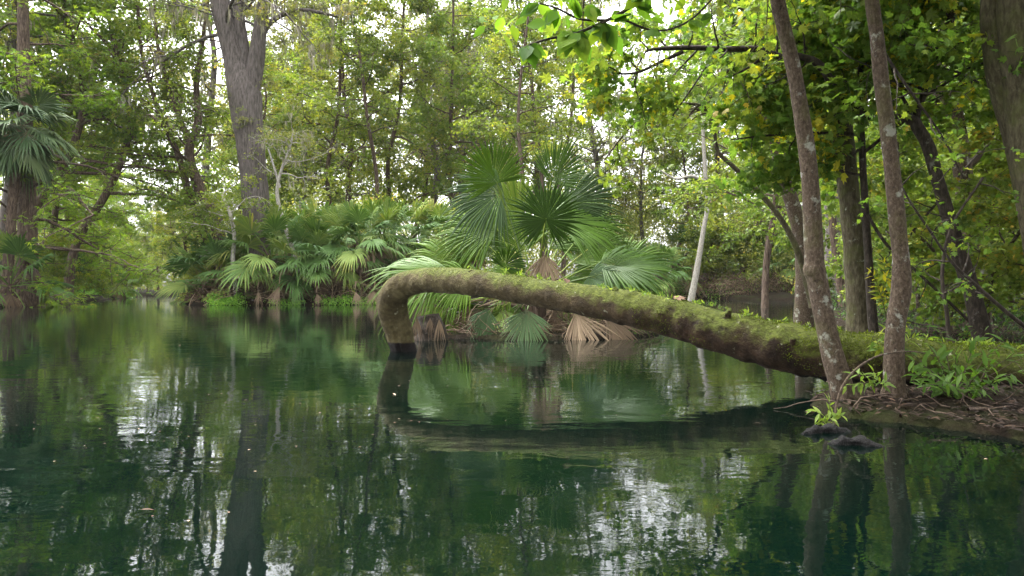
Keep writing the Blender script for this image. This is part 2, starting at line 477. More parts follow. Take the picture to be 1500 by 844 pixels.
def inside_sd(X, Y):
    """signed distance to the waterline, > 0 on land"""
    p = np.stack([X, Y], -1); best = np.full(X.shape, 1e9); ins = np.zeros(X.shape, bool)
    n = len(POLY)
    for i in range(n):
        a, b = POLY[i], POLY[(i + 1) % n]; e = b - a
        t = np.clip(((p - a) @ e) / (e @ e), 0, 1)
        d = np.linalg.norm(p - a - t[..., None] * e, axis=-1); best = np.minimum(best, d)
        c = ((a[1] > Y) != (b[1] > Y)) & (X < (b[0] - a[0]) * (Y - a[1]) / (b[1] - a[1] + 1e-12) + a[0])
        ins ^= c
    return np.where(ins, -best, best)


def ground_z(X, Y):
    X = np.asarray(X, float); Y = np.asarray(Y, float)
    p = np.stack([X, Y, X * 0], -1).reshape(-1, 3)
    n1 = pnoise(p, 1.7, 5, 3).reshape(X.shape); n2 = pnoise(p, .35, 6, 3).reshape(X.shape)
    sd = inside_sd(X, Y) + n1 * .08
    # the clump of roots the big fan palm stands on
    isl = 1.0 - np.sqrt(((X - .35) / 1.75) ** 2 + ((Y - 10.2) / 1.25) ** 2)
    sd = np.maximum(sd, isl * 1.0 + n1 * .08)
    near = np.clip(Y / 25, .16, 1)
    land = .03 + (.42 * near + 1.0 * np.clip((Y - 49) / 8, 0, 1) * (X > -14)) * (1 - np.exp(-np.maximum(sd, 0) / 1.2)) + .05 * n1 * np.clip(sd, 0, 1) + .010 * np.maximum(sd, 0) + .12 * n2 * np.clip(sd / 4, 0, 1)
    bed = -.03 - 2.3 * (1 - np.exp(np.minimum(sd, 0) / 2.0)) + .25 * n2
    bed = np.minimum(bed, -.04 + sd * .05)
    return np.where(sd > 0, land, bed)


xs = np.unique(np.concatenate([np.linspace(-150, -30, 50), np.linspace(-30, -4, 90), np.linspace(-4, 6, 120), np.linspace(6, 30, 70), np.linspace(30, 150, 50)]))
ys = np.unique(np.concatenate([np.linspace(-50, 0, 25), np.linspace(0, 14, 150), np.linspace(14, 60, 130), np.linspace(60, 200, 50)]))
gx, gy = np.meshgrid(xs, ys, indexing='ij')
gz = ground_z(gx, gy)
g = MB(); nx, ny = gx.shape
i = np.arange(nx - 1)[:, None] * ny; j = np.arange(ny - 1)[None, :]
g.add(np.stack([gx, gy, gz], -1), np.stack([i + j, i + ny + j, i + ny + j + 1, i + j + 1], -1).reshape(-1, 4))
tag(g.build('ground', M['ground']), kind='structure')
w = MB(); w.add([[-150, -50, 0], [150, -50, 0], [150, 200, 0], [-150, 200, 0]], [[0, 1, 2, 3]])
tag(w.build('water', M['water']), kind='structure')


def gz1(x, y): return float(ground_z(np.array([x]), np.array([y]))[0])


# ------------------------------------------------------------------ fan palms
def fan(mb, hub, axis, normal, R, spread=1.6, nseg=34, droop=.15, cup=.12, split=.6, v=.5, ragged=.09, costa=.25, grav=(0, 0, -1)):
    """one costapalmate blade: pleated segments joined near the hub, free and drooping at the tips"""
    axis = nrm(axis); normal = nrm(normal - axis * np.dot(normal, axis)); side = np.cross(axis, normal)
    a = np.linspace(-spread, spread, nseg); da = a[1] - a[0]; a = a + rng.normal(size=nseg) * da * .16
    S = np.array([0, .12, .3, split, split + (1 - split) * .35, split + (1 - split) * .65, split + (1 - split) * .87, 1.0]); m = len(S)
    k = 1 - np.abs(a / spread) ** 2.2 * .28
    L = R * k * (1 + rng.normal(size=nseg) * ragged)
    ca = np.cos(a)[:, None]; sa = np.sin(a)[:, None]
    d = ca * axis + sa * side
    start = hub + axis * (costa * R * np.clip(np.cos(a), 0, 1) ** 2 * .6)[:, None] - normal * (costa * R * .25 * np.clip(np.cos(a), 0, 1) ** 2)[:, None]
    r = S[None, :] * L[:, None]
    P = start[:, None, :] + d[:, None, :] * r[..., None]
    P = P + normal * (cup * R * (S ** 1.5))[None, :, None]
    dr = droop * (1 + rng.normal(size=nseg) * .35) + .04
    P = P + np.array(grav)[None, None, :] * (dr[:, None] * (np.maximum(S - .35, 0) / .65) ** 2.2 * L[:, None])[..., None]
    P = P + rvec(nseg)[:, None, :] * (S ** 3)[None, :, None] * R * .055
    wid = np.where(S <= split, S * R * math.sin(abs(da) / 2) * 1.12, split * R * math.sin(abs(da) / 2) * np.clip(1 - (S - split) / (1 - split), 0, 1) ** .85)
    wid = np.maximum(wid, .0008)
    tang = -sa * axis + ca * side
    E1 = P - tang[:, None, :] * wid[None, :, None]; E2 = P + tang[:, None, :] * wid[None, :, None]
    Mid = P + normal * (wid * 1.0)[None, :, None]
    V = np.stack([E1, Mid, E2], 2)                       # nseg, m, 3, 3
    idx = np.arange(nseg * m * 3).reshape(nseg, m, 3)
    q = np.concatenate([np.stack([idx[:, :-1, c], idx[:, :-1, c + 1], idx[:, 1:, c + 1], idx[:, 1:, c]], -1).reshape(-1, 4) for c in (0, 1)])
    vv = np.repeat(np.clip(v + rng.normal(size=nseg) * .07, 0, 1), m * 3).reshape(nseg, m, 3)
    vv = vv + (S[None, :, None] ** 6) * .22
    mb.add(V, q, var=np.clip(vv, 0, 1).ravel())


def stalk(mb, p0, p1, r=.012, sag=.1, v=.75):
    p0, p1 = np.asarray(p0, float), np.asarray(p1, float)
    mid = (p0 + p1) / 2 + np.array([0, 0, sag * np.linalg.norm(p1 - p0)])
    P = spline([p0, mid, p1], 8)
    tube(mb, P, np.linspace(r * 1.8, r * .8, 8), 5, var=v)


def palm_proto(trunk_h, nf, R, pet, ndead, nseg=26, tr=.16, elev=(80, -25), mats=('frond_far', 'frond_dead', 'bark_brown'), lean=(0, 0), name='fan_palm'):
    root = empty(name, (0, 0, 0), cat='palm')
    top = np.array([lean[0], lean[1], trunk_h])
    P = spline([[0, 0, -.4], [lean[0] * .4, lean[1] * .4, trunk_h * .5], top], 22)
    t = MB()
    tube(t, P, np.linspace(tr * 1.15, tr * .9, 22), 14, rough=.12, rf=6)
    for k in range(int(8 + trunk_h * 5)):     # old leaf boots
        q = P[rng.integers(6, 22)]; a = U(0, 6.28); d = np.array([math.cos(a), math.sin(a), 1.1])
        tube(t, [q + d * tr * .5, q + d * tr * 1.1, q + d * tr * 1.6], [.05, .035, .02], 4)
    t.build('trunk', M[mats[2]], root)
    for k in range(nf):
        f = (k + .5) / nf
        el = math.radians(elev[0] + (elev[1] - elev[0]) * f + U(-9, 9)); az = k * 2.399 + U(-.25, .25)
        d = np.array([math.cos(az) * math.cos(el), math.sin(az) * math.cos(el), math.sin(el)])
        hub = top + d * pet * U(.8, 1.15) + np.array([0, 0, -.12 * pet * (1 - math.sin(el))])
        ax = nrm(d + np.array([0, 0, -.45 * (1 - abs(math.sin(el)))]))
        nn = nrm(np.array([0, 0, 1.]) + rvec(1)[0] * .35 - d * .2) if el < 1.2 else nrm(rvec(1)[0] + .001)
        mb = MB(); stalk(mb, top, hub, .011, .06, .6)
        fan(mb, hub, ax, nn, R * U(.85, 1.12), U(1.35, 1.75), nseg, droop=U(.15, .42), cup=U(-.12, .10), v=U(.2, .75) + (.18 if f > .85 else 0))
        mb.build('frond', M[mats[0]], root)
    for k in range(ndead):
        az = k * 2.399 + U(-.4, .4); el = math.radians(U(-75, -35))
        d = np.array([math.cos(az) * math.cos(el), math.sin(az) * math.cos(el), math.sin(el)])
        hub = top + np.array([math.cos(az), math.sin(az), 0]) * pet * .3 + d * pet * U(.15, .4)
        mb = MB(); stalk(mb, top, hub, .011, .15, .4)
        fan(mb, hub, nrm(d + np.array([0, 0, -1.2])), nrm(np.array([math.cos(az), math.sin(az), .3])), R * U(.6, .85), U(.5, .9), 16, droop=.25, cup=-.1, v=U(.2, .9), ragged=.12)
        mb.build('dead_frond', M[mats[1]], root)
    return root


def park(o):
    """first use of a prototype: forget it after its copies are made"""
    for c in list(o.children): bpy.data.objects.remove(c)
    bpy.data.objects.remove(o)


PR = [palm_proto(.55, 17, .72, .95, 5), palm_proto(1.1, 19, .75, .9, 7), palm_proto(.3, 14, .68, 1.0, 3, elev=(75, 0)), palm_proto(1.7, 18, .7, .8, 8)]
# px, distance, proto, scale, label
LEFTP = [
    (322, 31.0, 2, 1.05, 'low fan palm thicket plant at the left tip of the palm bank'),
    (365, 31.5, 0, 1.05, 'dull green fan palm right below the base of the big grey trunk'),
    (398, 30.8, 1, 1.1, 'fan palm at the waterline just right of the big grey trunk with pale hanging fronds'),
    (432, 31.6, 0, 1.15, 'fan palm in front of the thin white leaning trunk'),
    (462, 30.9, 1, .95, 'yellowish green fan palm at the water beside the thin leaning trunk'),
    (492, 31.8, 1, 1.1, 'fan palm with drooping lower fronds over the bright green bank plants'),
    (528, 31.0, 3, 1.0, 'fan palm with a brown skirt of dead fronds near the bend of the fallen trunk'),
    (560, 32.5, 3, 1.05, 'tall fan palm directly behind the bend of the fallen trunk'),
    (600, 34.0, 3, 1.15, 'fan palm with yellowing fronds left of the large central palm'),
    (642, 35.0, 3, 1.2, 'fan palm with brown hanging fronds touching the central palm on its left'),
    (470, 36.0, 3, 1.2, 'upper fan palm in the second row behind the waterside palms'),
    (540, 37.5, 3, 1.25, 'back row fan palm standing highest on the palm bank'),
    (420, 36.0, 3, 1.1, 'fan palm behind the others just right of the big grey trunk'),
    (300, 34.0, 0, 1.1, 'dark fan palm in front of the twin brown trunks'),
    (690, 38.0, 3, 1.3, 'fan palm seen behind the left fan of the central palm'),
    (878, 44.0, 3, 1.3, 'distant fan palm just right of the central palm'),
    (925, 47.0, 3, 1.2, 'distant fan palm with upright fronds behind the right fronds of the central palm'),
    (970, 50.5, 3, 1.4, 'dark far bank fan palm left of the thin white tree'),
    (1000, 55.0, 1, 1.5, 'far bank fan palm with a dead frond skirt beside the thin white tree'),
    (1050, 56.0, 0, 1.5, 'low far bank fan palm behind the pale green shrubs'),
    (1090, 56.0, 3, 1.5, 'far bank fan palm above the tangle of brown roots'),
    (1128, 53.0, 3, 1.35, 'far bank fan palm left of the leaning brown trunk'),
    (1165, 50.0, 1, 1.4, 'far bank fan palm seen between the leaning trunk and the slender foreground trunk'),
    (1215, 40.0, 3, 1.1, 'far bank fan palm seen between two slender right hand trunks'),
    (1150, 60.0, 3, 1.8, 'tall fan palm rising behind the far bank palms near the broken pale trunk'),
    (14, 26.5, 0, .95, 'dark low fan palm at the left edge beside the flared cypress base'),
    (168, 53.0, 0, 1.0, 'small fan palm leaning over the water on the distant left bank'),
]
for n_, (px, Y, p, s, lab) in enumerate(LEFTP):
    x = (px - 750) / F * Y
    copy_tree(PR[p], (x, Y, gz1(x, Y) - .05), n_ * 1.7, s * (1.45 if Y < 33 else 1.36 if Y < 40 else 1.25), lab, 'wild fan palms along the banks')
for o in PR: park(o)

# tall palm at the left edge
tp = palm_proto(6.9, 30, 1.15, .9, 9, tr=.17, elev=(60, -70), mats=('frond_grey', 'frond_dead', 'bark_brown'), lean=(.6, 0), name='cabbage_palm')
x = (8 - 750) / F * 26.5
tp.location = (x, 26.5, gz1(x, 26.5)); tag(tp, 'tall cabbage palm with a drooping grey green crown at the left edge', 'palm')

# ---- the large central fan palm
CY = 9.6
cp_base = np.array([W(783, 0, CY)[0], CY, .0])
cp = empty('fan_palm', cp_base, label='large dark green fan palm behind the middle of the fallen mossy trunk', cat='palm')
t = MB(); hb = W(783, 425, CY)
P = spline([[cp_base[0], CY, -.3], [cp_base[0] + .02, CY, .2], hb], 20)
tube(t, P, np.linspace(.17, .13, 20), 16, rough=.15, rf=9)
for k in range(26):
    q = P[rng.integers(5, 20)]; a = U(0, 6.28); d = np.array([math.cos(a), math.sin(a), 1.0])
    tube(t, [q + d * .06, q + d * .14, q + d * .22], [.035, .025, .012], 4)
local(t, cp_base).build('trunk', M['bark_brown'], cp)


def cfrond(hx, hy, dY, tipx, tipy, tdY, face, Rpx=None, spread=1.5, nseg=46, droop=.1, cup=.1, v=.35, mat='frond_green', name='frond',
           split=.6, st=True, costa=.25, ragged=.05, src=None):
    hub = W(hx, hy, CY + dY); tip = W(tipx, tipy, CY + tdY)
    R = np.linalg.norm(tip - hub) if Rpx is None else Rpx / F * CY
    mb = MB(); fan(mb, hub, tip - hub, np.array(face, float), R, spread, nseg, droop, cup, split, v, ragged, costa)
    o = local(mb, cp_base).build(name, M[mat], cp)
    if st:
        s = MB(); s0 = (W(783 + (hx - 783) * .12, 432, CY) if src is None else np.array(src))
        stalk(s, s0, hub + nrm(tip - hub) * .02, .009, .04, .8)
        local(s, cp_base).build('stalk', M[mat], o)
    return o


# hub px, hub py, depth offset, tip px, tip py, tip depth offset, facing
cfrond(728, 268, -.35, 706, 203, -.55, (.10, -1, .25), spread=1.75, nseg=52, v=0.29, droop=.02, cup=.05, split=.60)
cfrond(806, 268, -.30, 842, 207, -.45, (-.15, -1, .3), spread=1.25, nseg=46, v=0.29, droop=.02, cup=.05, split=.60)
cfrond(800, 322, -.75, 802, 252, -.85, (.05, -1, .15), spread=2.7, nseg=62, v=0.08, droop=.05, cup=-.10, split=.55, costa=.05)
cfrond(818, 322, -.2, 915, 322, .1, (-.1, -.7, .7), spread=1.35, nseg=50, v=0.32, droop=.22, cup=-.05, mat='frond_green')
cfrond(824, 300, .15, 905, 268, .3, (.3, -.8, .2), spread=1.1, nseg=40, v=.6, droop=.12, cup=.0, mat='frond_grey')
cfrond(738, 282, .1, 655, 300, .15, (.3, -.9, .2), spread=1.45, nseg=46, v=.5, droop=.25, cup=.05, mat='frond_grey')
cfrond(730, 335, .35, 640, 325, .5, (.2, -.9, .3), spread=1.3, nseg=44, v=0.32, droop=.28, cup=.05)
cfrond(762, 330, .3, 752, 258, .4, (0, -1, .1), spread=.55, nseg=22, v=0.72, droop=.02, cup=.05, split=.75)
cfrond(664, 392, -.35, 556, 384, -.65, (.0, -.55, .85), spread=1.0, nseg=42, v=0.37, droop=.30, cup=-.05, costa=.4)
cfrond(655, 398, .2, 566, 420, .1, (.0, -.8, .6), spread=1.1, nseg=34, v=0.32, droop=.45, cup=-.05, costa=.4)
cfrond(878, 384, -.55, 985, 376, -.75, (.0, -.6, .8), spread=1.35, nseg=52, v=0.09, droop=.28, cup=-.05, costa=.45)
cfrond(884, 400, -.25, 962, 428, -.35, (-.1, -.8, .5), spread=1.2, nseg=40, v=0.08, droop=.3, cup=-.05, costa=.4)
cfrond(862, 405, -.65, 905, 425, -.9, (-.1, -1, .3), spread=1.5, nseg=30, v=.45, droop=.2, cup=0, mat='frond_grey')
cfrond(738, 392, -.5, 752, 372, -.6, (.3, -1, .3), Rpx=38, spread=1.6, nseg=26, v=0.17, droop=.15)
cfrond(710, 380, .5, 670, 330, .8, (.3, -.8, .5), spread=1.3, nseg=34, v=0.37, droop=.3)
cfrond(840, 385, .5, 895, 335, .8, (-.3, -.8, .5), spread=1.3, nseg=34, v=0.32, droop=.3)
cfrond(770, 372, .6, 735, 300, .8, (.2, -1, .2), spread=1.2, nseg=34, v=0.37, droop=.15)
cfrond(800, 365, .7, 835, 300, .9, (-.2, -1, .2), spread=1.2, nseg=34, v=0.22, droop=.15)
cfrond(772, 452, -.75, 770, 512, -.95, (.05, -1, .25), spread=1.05, nseg=40, v=.62, droop=.02, cup=.1, mat='frond_grey', src=W(783, 432, CY))
cfrond(716, 448, -.35, 704, 500, -.5, (.3, -1, .3), spread=.8, nseg=24, v=.4, droop=.05, mat='frond_grey', src=W(775, 432, CY))
cfrond(745, 440, .2, 728, 498, .1, (.1, -1, .3), spread=.9, nseg=26, v=0.37, droop=.05, src=W(775, 432, CY))
cfrond(850, 448, .1, 860, 500, .1, (-.1, -1, .3), spread=.9, nseg=26, v=0.37, droop=.05, src=W(790, 432, CY))
cfrond(840, 452, -.6, 868, 515, -.85, (-.1, -1, .3), spread=.75, nseg=26, v=.62, droop=.06, mat='frond_dead', name='dead_frond', ragged=.24, src=W(790, 432, CY))
cfrond(885, 462, -.5, 930, 506, -.75, (-.2, -1, .4), spread=.75, nseg=22, v=.45, droop=.12, mat='frond_dead', name='dead_frond', ragged=.12, src=W(795, 432, CY))
cfrond(810, 455, -.2, 818, 505, -.2, (0, -1, .3), spread=.7, nseg=18, v=.25, droop=.05, mat='frond_dead', name='dead_frond', ragged=.15, src=W(790, 432, CY))
cfrond(798, 368, -.9, 798, 425, -1.0, (0, -1, .2), spread=.8, nseg=24, v=.6, droop=.02, mat='frond_dead', name='dead_frond', ragged=.15, src=W(790, 410, CY))
cfrond(690, 440, .1, 672, 498, .1, (.2, -1, .3), spread=.5, nseg=16, v=.6, droop=.05, mat='frond_dead', name='dead_frond', ragged=.15, src=W(770, 432, CY))
for k in range(14):
    a = U(0, 6.28)
    cfrond(783 + U(-90, 90), U(425, 455), U(-.2, .8), 783 + U(-150, 150), U(485, 515), U(-.2, .9), (U(-.3, .3), -1, .3), spread=U(.4, .8), nseg=18,
           v=U(.1, .8), droop=.05, mat='frond_dead' if k % 2 else 'frond_green', name='dead_frond' if k % 2 else 'frond', ragged=.12)

for hx, hy, dy, tx, ty, ty_d, v_ in ((700, 372, .4, 652, 362, .5, .55), (705, 350, .6, 668, 285, .8, .45), (860, 365, .5, 925, 350, .5, .4), (850, 345, .7, 900, 290, .9, .5), (745, 350, .8, 705, 275, 1.0, .6),
                                 (825, 350, .9, 862, 262, 1.1, .6), (690, 405, .1, 620, 430, .0, .45), (760, 395, -.2, 715, 425, -.4, .5), (835, 400, -.1, 880, 440, -.3, .35), (680, 395, .5, 600, 350, .6, .6), (905, 395, .4, 965, 350, .5, .5)):
    cfrond(hx, hy, dy, tx, ty, ty_d, (U(-.3, .3), -.9, .4), spread=U(1.15, 1.45), nseg=38, v=v_, droop=U(.15, .35), cup=U(-.08, .06))
for hx, tx, ty, m_, v_ in ((665, 650, 500, 'frond_green', .5), (700, 690, 505, 'frond_dead', .4), (735, 745, 500, 'frond_green', .6), (820, 835, 502, 'frond_green', .45), (870, 885, 505, 'frond_dead', .5), (905, 920, 500, 'frond_green', .3), (650, 625, 470, 'frond_green', .6)):
    cfrond(hx, 448, U(-.3, .3), tx, ty, U(-.4, .2), (U(-.3, .3), -1, .3), spread=U(.6, 1.0), nseg=26, v=v_, droop=.08, mat=m_, name='dead_frond' if 'dead' in m_ else 'frond', ragged=.15, src=W(780, 432, CY))

# dark stump with draped dead leaves left of the palm
st_b = W(630, 498, 8.9); st_b[2] = -.1
stp = empty('stump', st_b, label='dark rotten stump draped with dead brown fronds beside the bent trunk end', cat='stump')
s = MB(); tube(s, spline([[0, 0, 0], [.02, 0, .2], [-.02, .02, .42]], 14), np.linspace(.20, .14, 14), 14, rough=.3, rf=11, cap=True)
s.build('body', M['bark_dark'], stp)
for dx, tx, rr in ((-.14, -.20, .30), (.13, .2, .34), (.02, .03, .22)):
    mb = MB(); fan(mb, np.array([dx, -.16, .42]), np.array([tx - dx, -.1, -1.]), np.array([0, -1, .2]), rr, U(.3, .7), 13, .02, .05, .45, v=U(.3, .6), ragged=.25)
    mb.build('dead_frond', M['frond_dead'], stp)

# ------------------------------------------------------------------ the fallen trunk
LP = [  # px, py, Y, diameter in px
    (598, 545, 7.22, 34), (591, 512, 7.30, 37), (582, 480, 7.3, 40), (575, 455, 7.25, 43), (577, 434, 7.15, 42), (588, 420, 7.05, 39), (606, 413, 6.95, 37), (640, 410, 6.65, 36), (700, 415, 6.22, 39),
    (770, 426, 5.85, 41), (850, 439, 5.5, 45), (920, 452, 5.25, 50), (980, 465, 5.05, 55), (1060, 486, 4.82, 63), (1140, 506, 4.62, 68), (1210, 519, 4.48, 71),
    (1300, 531, 4.38, 76), (1400, 542, 4.32, 80), (1500, 552, 4.28, 84), (1640, 566, 4.25, 92)]
A = spline([[*W(a, b, y), d / F * y / 2] for a, b, y, d in LP], 520)
# even arc length
seg = np.r_[0, np.cumsum(np.linalg.norm(np.diff(A[:, :3], axis=0), axis=1))]
ss = np.linspace(0, seg[-1], 520); A = np.stack([np.interp(ss, seg, A[:, k]) for k in range(4)], 1)
LOGP, LOGR = A[:, :3], A[:, 3]
lg = MB(); sides = 72; T, Aa, Bb = frames(LOGP)
th = np.linspace(0, 2 * math.pi, sides, endpoint=False)
dirs = np.cos(th)[None, :, None] * Aa[:, None] + np.sin(th)[None, :, None] * Bb[:, None]
V0 = (LOGP[:, None] + dirs * LOGR[:, None, None]).reshape(-1, 3)
sN = np.repeat(ss / ss[-1], sides)
dsp = 1 + .07 * pnoise(V0, 4.2, 11, 3) + .045 * pnoise(V0, 17, 12, 3) * (1 + sN) + .03 * pnoise(V0, 55, 13, 2)
dsp += .010 * np.sin(np.repeat(ss, sides) * 75 + 2 * pnoise(V0, 3, 4, 2)) * np.clip(1 - sN * 2, 0, 1)
# crack in the bend
ringv = (dirs.reshape(-1, 3) * np.repeat(LOGR, sides)[:, None])
crk = np.abs(pnoise(V0, 4, 14, 2) * .1 + ((V0[:, 0] - np.repeat(LOGP[:, 0], sides)) / .15 + .15))
dsp -= .16 * np.exp(-(crk / .10) ** 2) * (np.repeat(ss, sides) > .15) * (np.repeat(ss, sides) < .55) * (dirs.reshape(-1, 3)[:, 1] < 0)
V = np.repeat(LOGP, sides, 0) + ringv * dsp[:, None]
ii = np.arange(519)[:, None] * sides; jj = np.arange(sides)[None]; kk = (jj + 1) % sides
lg.add(V, np.stack([ii + jj, ii + kk, ii + sides + kk, ii + sides + jj], -1).reshape(-1, 4), var=sN)
base = np.array([LOGP[-1][0], LOGP[-1][1], 0.])
log = empty('fallen_tree', base, label='long mossy trunk arching low over the water with its end bent down into it', cat='tree trunk')
local(lg, base).build('trunk', M['log'], log)
# moss tufts on the upper side, thicker towards the butt
ntf = 90000
fi = (U(0, 1, ntf) ** .75 * (len(V) / sides - 20)).astype(int) + 8
fa = rng.integers(0, sides, ntf); vi = fi * sides + fa
dn = dirs.reshape(-1, 3)[vi]; sv = sN[vi]
am = dn[:, 2] * .62 + sv * 1.05 - .33 + pnoise(V[vi], 6, 21, 3) * 1.5 - .05
keep = am > U(.35, .95, ntf)
vi = vi[keep]; dn = dn[keep]; sv = sv[keep]; k = len(vi)
lf = Leaves()
pos = V[vi] + rng.normal(size=(k, 3)) * .008 - dn * .003
lf.put(pos, nrm(dn + rvec(k) * .8 + np.array([0, 0, .2])), rvec(k), (.0045 + .0065 * sv) * U(.6, 1.6, k), np.clip(.35 + .3 * sv + .3 * pnoise(pos, 9, 22, 2) + rng.normal(size=k) * .15, 0, 1))
mm = lf.bake(MB(), CARD); local(mm, base).build('moss', M['moss'], log)
# broken limb stubs and a knot
for (kx, up_, sd_, ln) in ((1065, .8, -.6, .07), (1158, .35, -.95, .06), (905, .9, -.3, .05), (690, .75, -.6, .035), (1240, .9, .2, .06)):
    q = int(np.argmin(np.abs(LOGP[:, 0] / LOGP[:, 1] * F + 750 - kx) + 1e3 * (np.arange(520) < 120)))
    d = nrm(np.array([U(-.3, .3), sd_, up_])); c = LOGP[q] + d * LOGR[q] * .85
    mb = MB(); A_ = spline([[*c, .035], [*(c + d * ln * .5), .024], [*(c + d * ln + rng.normal(size=3) * .01), .015]], 12)
    tube(mb, A_[:, :3], A_[:, 3], 12, rough=.4, rf=50, var=.8, cap=True); local(mb, base).build('branch_stub', M['log'], log)
# little ferns and sprouts along the top
lf = Leaves()
for k in range(60):
    q = int(U(150, 500)); p0 = LOGP[q] + np.array([U(-.05, .05), U(-.1, .05), LOGR[q] * .98])
    n = rng.integers(5, 14); lf.put(p0 + rng.normal(size=(n, 3)) * .014, nrm(rvec(n) + np.array([0, 0, .9])), rvec(n), U(.02, .05, n), U(.2, .9, n))
mm = lf.bake(MB(), LANCE); local(mm, base).build('sprouts', M['leaf_fresh'], log)['kind'] = 'stuff'


def single_leaf(name, mat, p, size, d, n, label, cat='leaf', tpl=MAPLE, v=.8, group=None):
    lf = Leaves(); lf.put(np.zeros((1, 3)), nrm(np.array(d, float))[None], nrm(np.array(n, float))[None], size, v)
    o = lf.bake(MB(), tpl).build(name, M[mat], smooth=False); o.location = [float(c) for c in p]
    return tag(o, label, cat, group)


q = np.argmin(abs(LOGP[:, 0] - W(955, 0, 5.8)[0]))
single_leaf('fallen_leaf', 'litter', LOGP[q] + np.array([0, -.02, LOGR[q] * 1.05]), .11, (1, .2, .1), (0, -.4, 1), 'curled brown leaf lying on top of the mossy trunk', v=.95)
q = np.argmin(abs(LOGP[:, 0] - W(822, 0, 6.5)[0]))
single_leaf('fallen_leaf', 'litter', LOGP[q] + np.array([0, -.02, LOGR[q] * 1.03]), .07, (-1, .2, .6), (0, -.6, 1), 'small orange brown leaf standing on the trunk below the central palm', v=.6)

# ------------------------------------------------------------------ trees with their own shape
def own_tree(name, label, base, paths, barkm, leafm, tpl, grows, cat='tree', group=None, moss=False, sides=16, rough=.05, flare=None):
    """paths: list of (points, radii) tubes; grows: list of (path index, kwargs)"""
    base = np.asarray(base, float)
    root = empty(name, base, label=label, cat=cat, group=group)
    wd = MB(); lf = Leaves(); ms = MB() if moss else None
    res = []
    for pts, rad in paths:
        n = max(10, len(pts) * 7); A = spline(np.column_stack([pts, rad]), n)
        tube(wd, A[:, :3], A[:, 3], sides if A[0, 3] > .03 else 7, rough=rough, rf=5)
        res.append((A[:, :3], A[:, 3]))
    tw = wd
    for pi, kw in grows:
        grow(tw, lf, *res[pi], moss=ms, **{**kw, 'lp': int(kw.get('lp', 9) * 1.6)})
    local(wd, base).build('trunk', M[barkm], root)
    if lf.p:
        local(lf.bake(MB(), tpl), base).build('crown', M[leafm], root, smooth=False)
    if ms and ms.n: local(ms, base).build('spanish_moss', M['spanish_moss'], root, smooth=False)['kind'] = 'stuff'
    return root


def pp(lst, Y):
    """[(px, py, width px[, dY])] -> points, radii"""
    pts = [W(a[0], a[1], Y + (a[3] if len(a) > 3 else 0)) for a in lst]
    return np.array(pts), np.array([a[2] / F * Y / 2 for a in lst])


G = dict
# big grey cypress
Y = 32.0
p1 = pp([(384, 440, 60), (380, 400, 44), (378, 360, 36), (375, 300, 38), (370, 240, 38), (364, 190, 42), (358, 140, 46), (345, 90, 33), (335, 50, 31), (322, 0, 28), (310, -90, 22), (300, -200, 12)], Y)
p2 = pp([(361, 135, 22), (358, 80, 17), (352, 40, 16), (348, 0, 15), (340, -100, 11)], Y)
p3 = pp([(366, 135, 28), (375, 90, 24), (380, 50, 20), (388, 0, 18), (410, -90, 12)], Y)
p4 = pp([(378, 60, 10), (400, 30, 8), (440, 15, 6), (500, 25, 4)], Y)
own_tree('cypress_tree', 'massive grey cypress trunk forking near the top left of the palms', p1[0][0], [p1, p2, p3, p4], 'bark_grey', 'leaf_olive', SPRAY,
         [(0, G(t0=.72, t1=1, n=12, L=5.5, size=.16, lp=8, mossn=2)), (1, G(t0=.5, t1=1, n=6, L=4, size=.16, lp=8, mossn=2)), (2, G(t0=.5, t1=1, n=8, L=5, size=.16, lp=8, mossn=3)),
          (3, G(t0=.2, t1=1, n=7, L=2.6, size=.15, lp=10, mossn=3)), (0, G(t0=.42, t1=.6, n=6, L=1.8, size=.12, lp=8, mossn=1))], moss=True, sides=28, rough=.06)
# twin brown trunks
Y = 33.5
p1 = pp([(326, 410, 24), (322, 360, 20), (316, 325, 18), (300, 290, 16), (284, 255, 15), (277, 220, 13), (290, 180, 11), (288, 120, 8), (300, 40, 6), (310, -60, 4)], Y)
p2 = pp([(308, 400, 15), (303, 355, 12), (290, 320, 11), (276, 280, 10), (262, 230, 9), (240, 180, 8), (222, 130, 6), (205, 60, 5), (200, -60, 3)], Y)
p3 = pp([(280, 215, 9), (262, 170, 8), (248, 130, 7), (230, 60, 5), (225, -40, 3)], Y)
own_tree('twin_trunk_tree', 'two brown trunks leaning left together behind the left tip of the palm bank', p1[0][0], [p1, p2, p3], 'bark_brown', 'leaf_green', CARD,
         [(0, G(t0=.45, t1=1, n=16, L=4.0, size=.17, lp=9, mossn=0)), (1, G(t0=.5, t1=1, n=13, L=3.6, size=.17, lp=9)), (2, G(t0=.3, t1=1, n=9, L=3.2, size=.17, lp=9)),
          (0, G(t0=.12, t1=.4, n=7, L=2.4, size=.15, lp=9))])
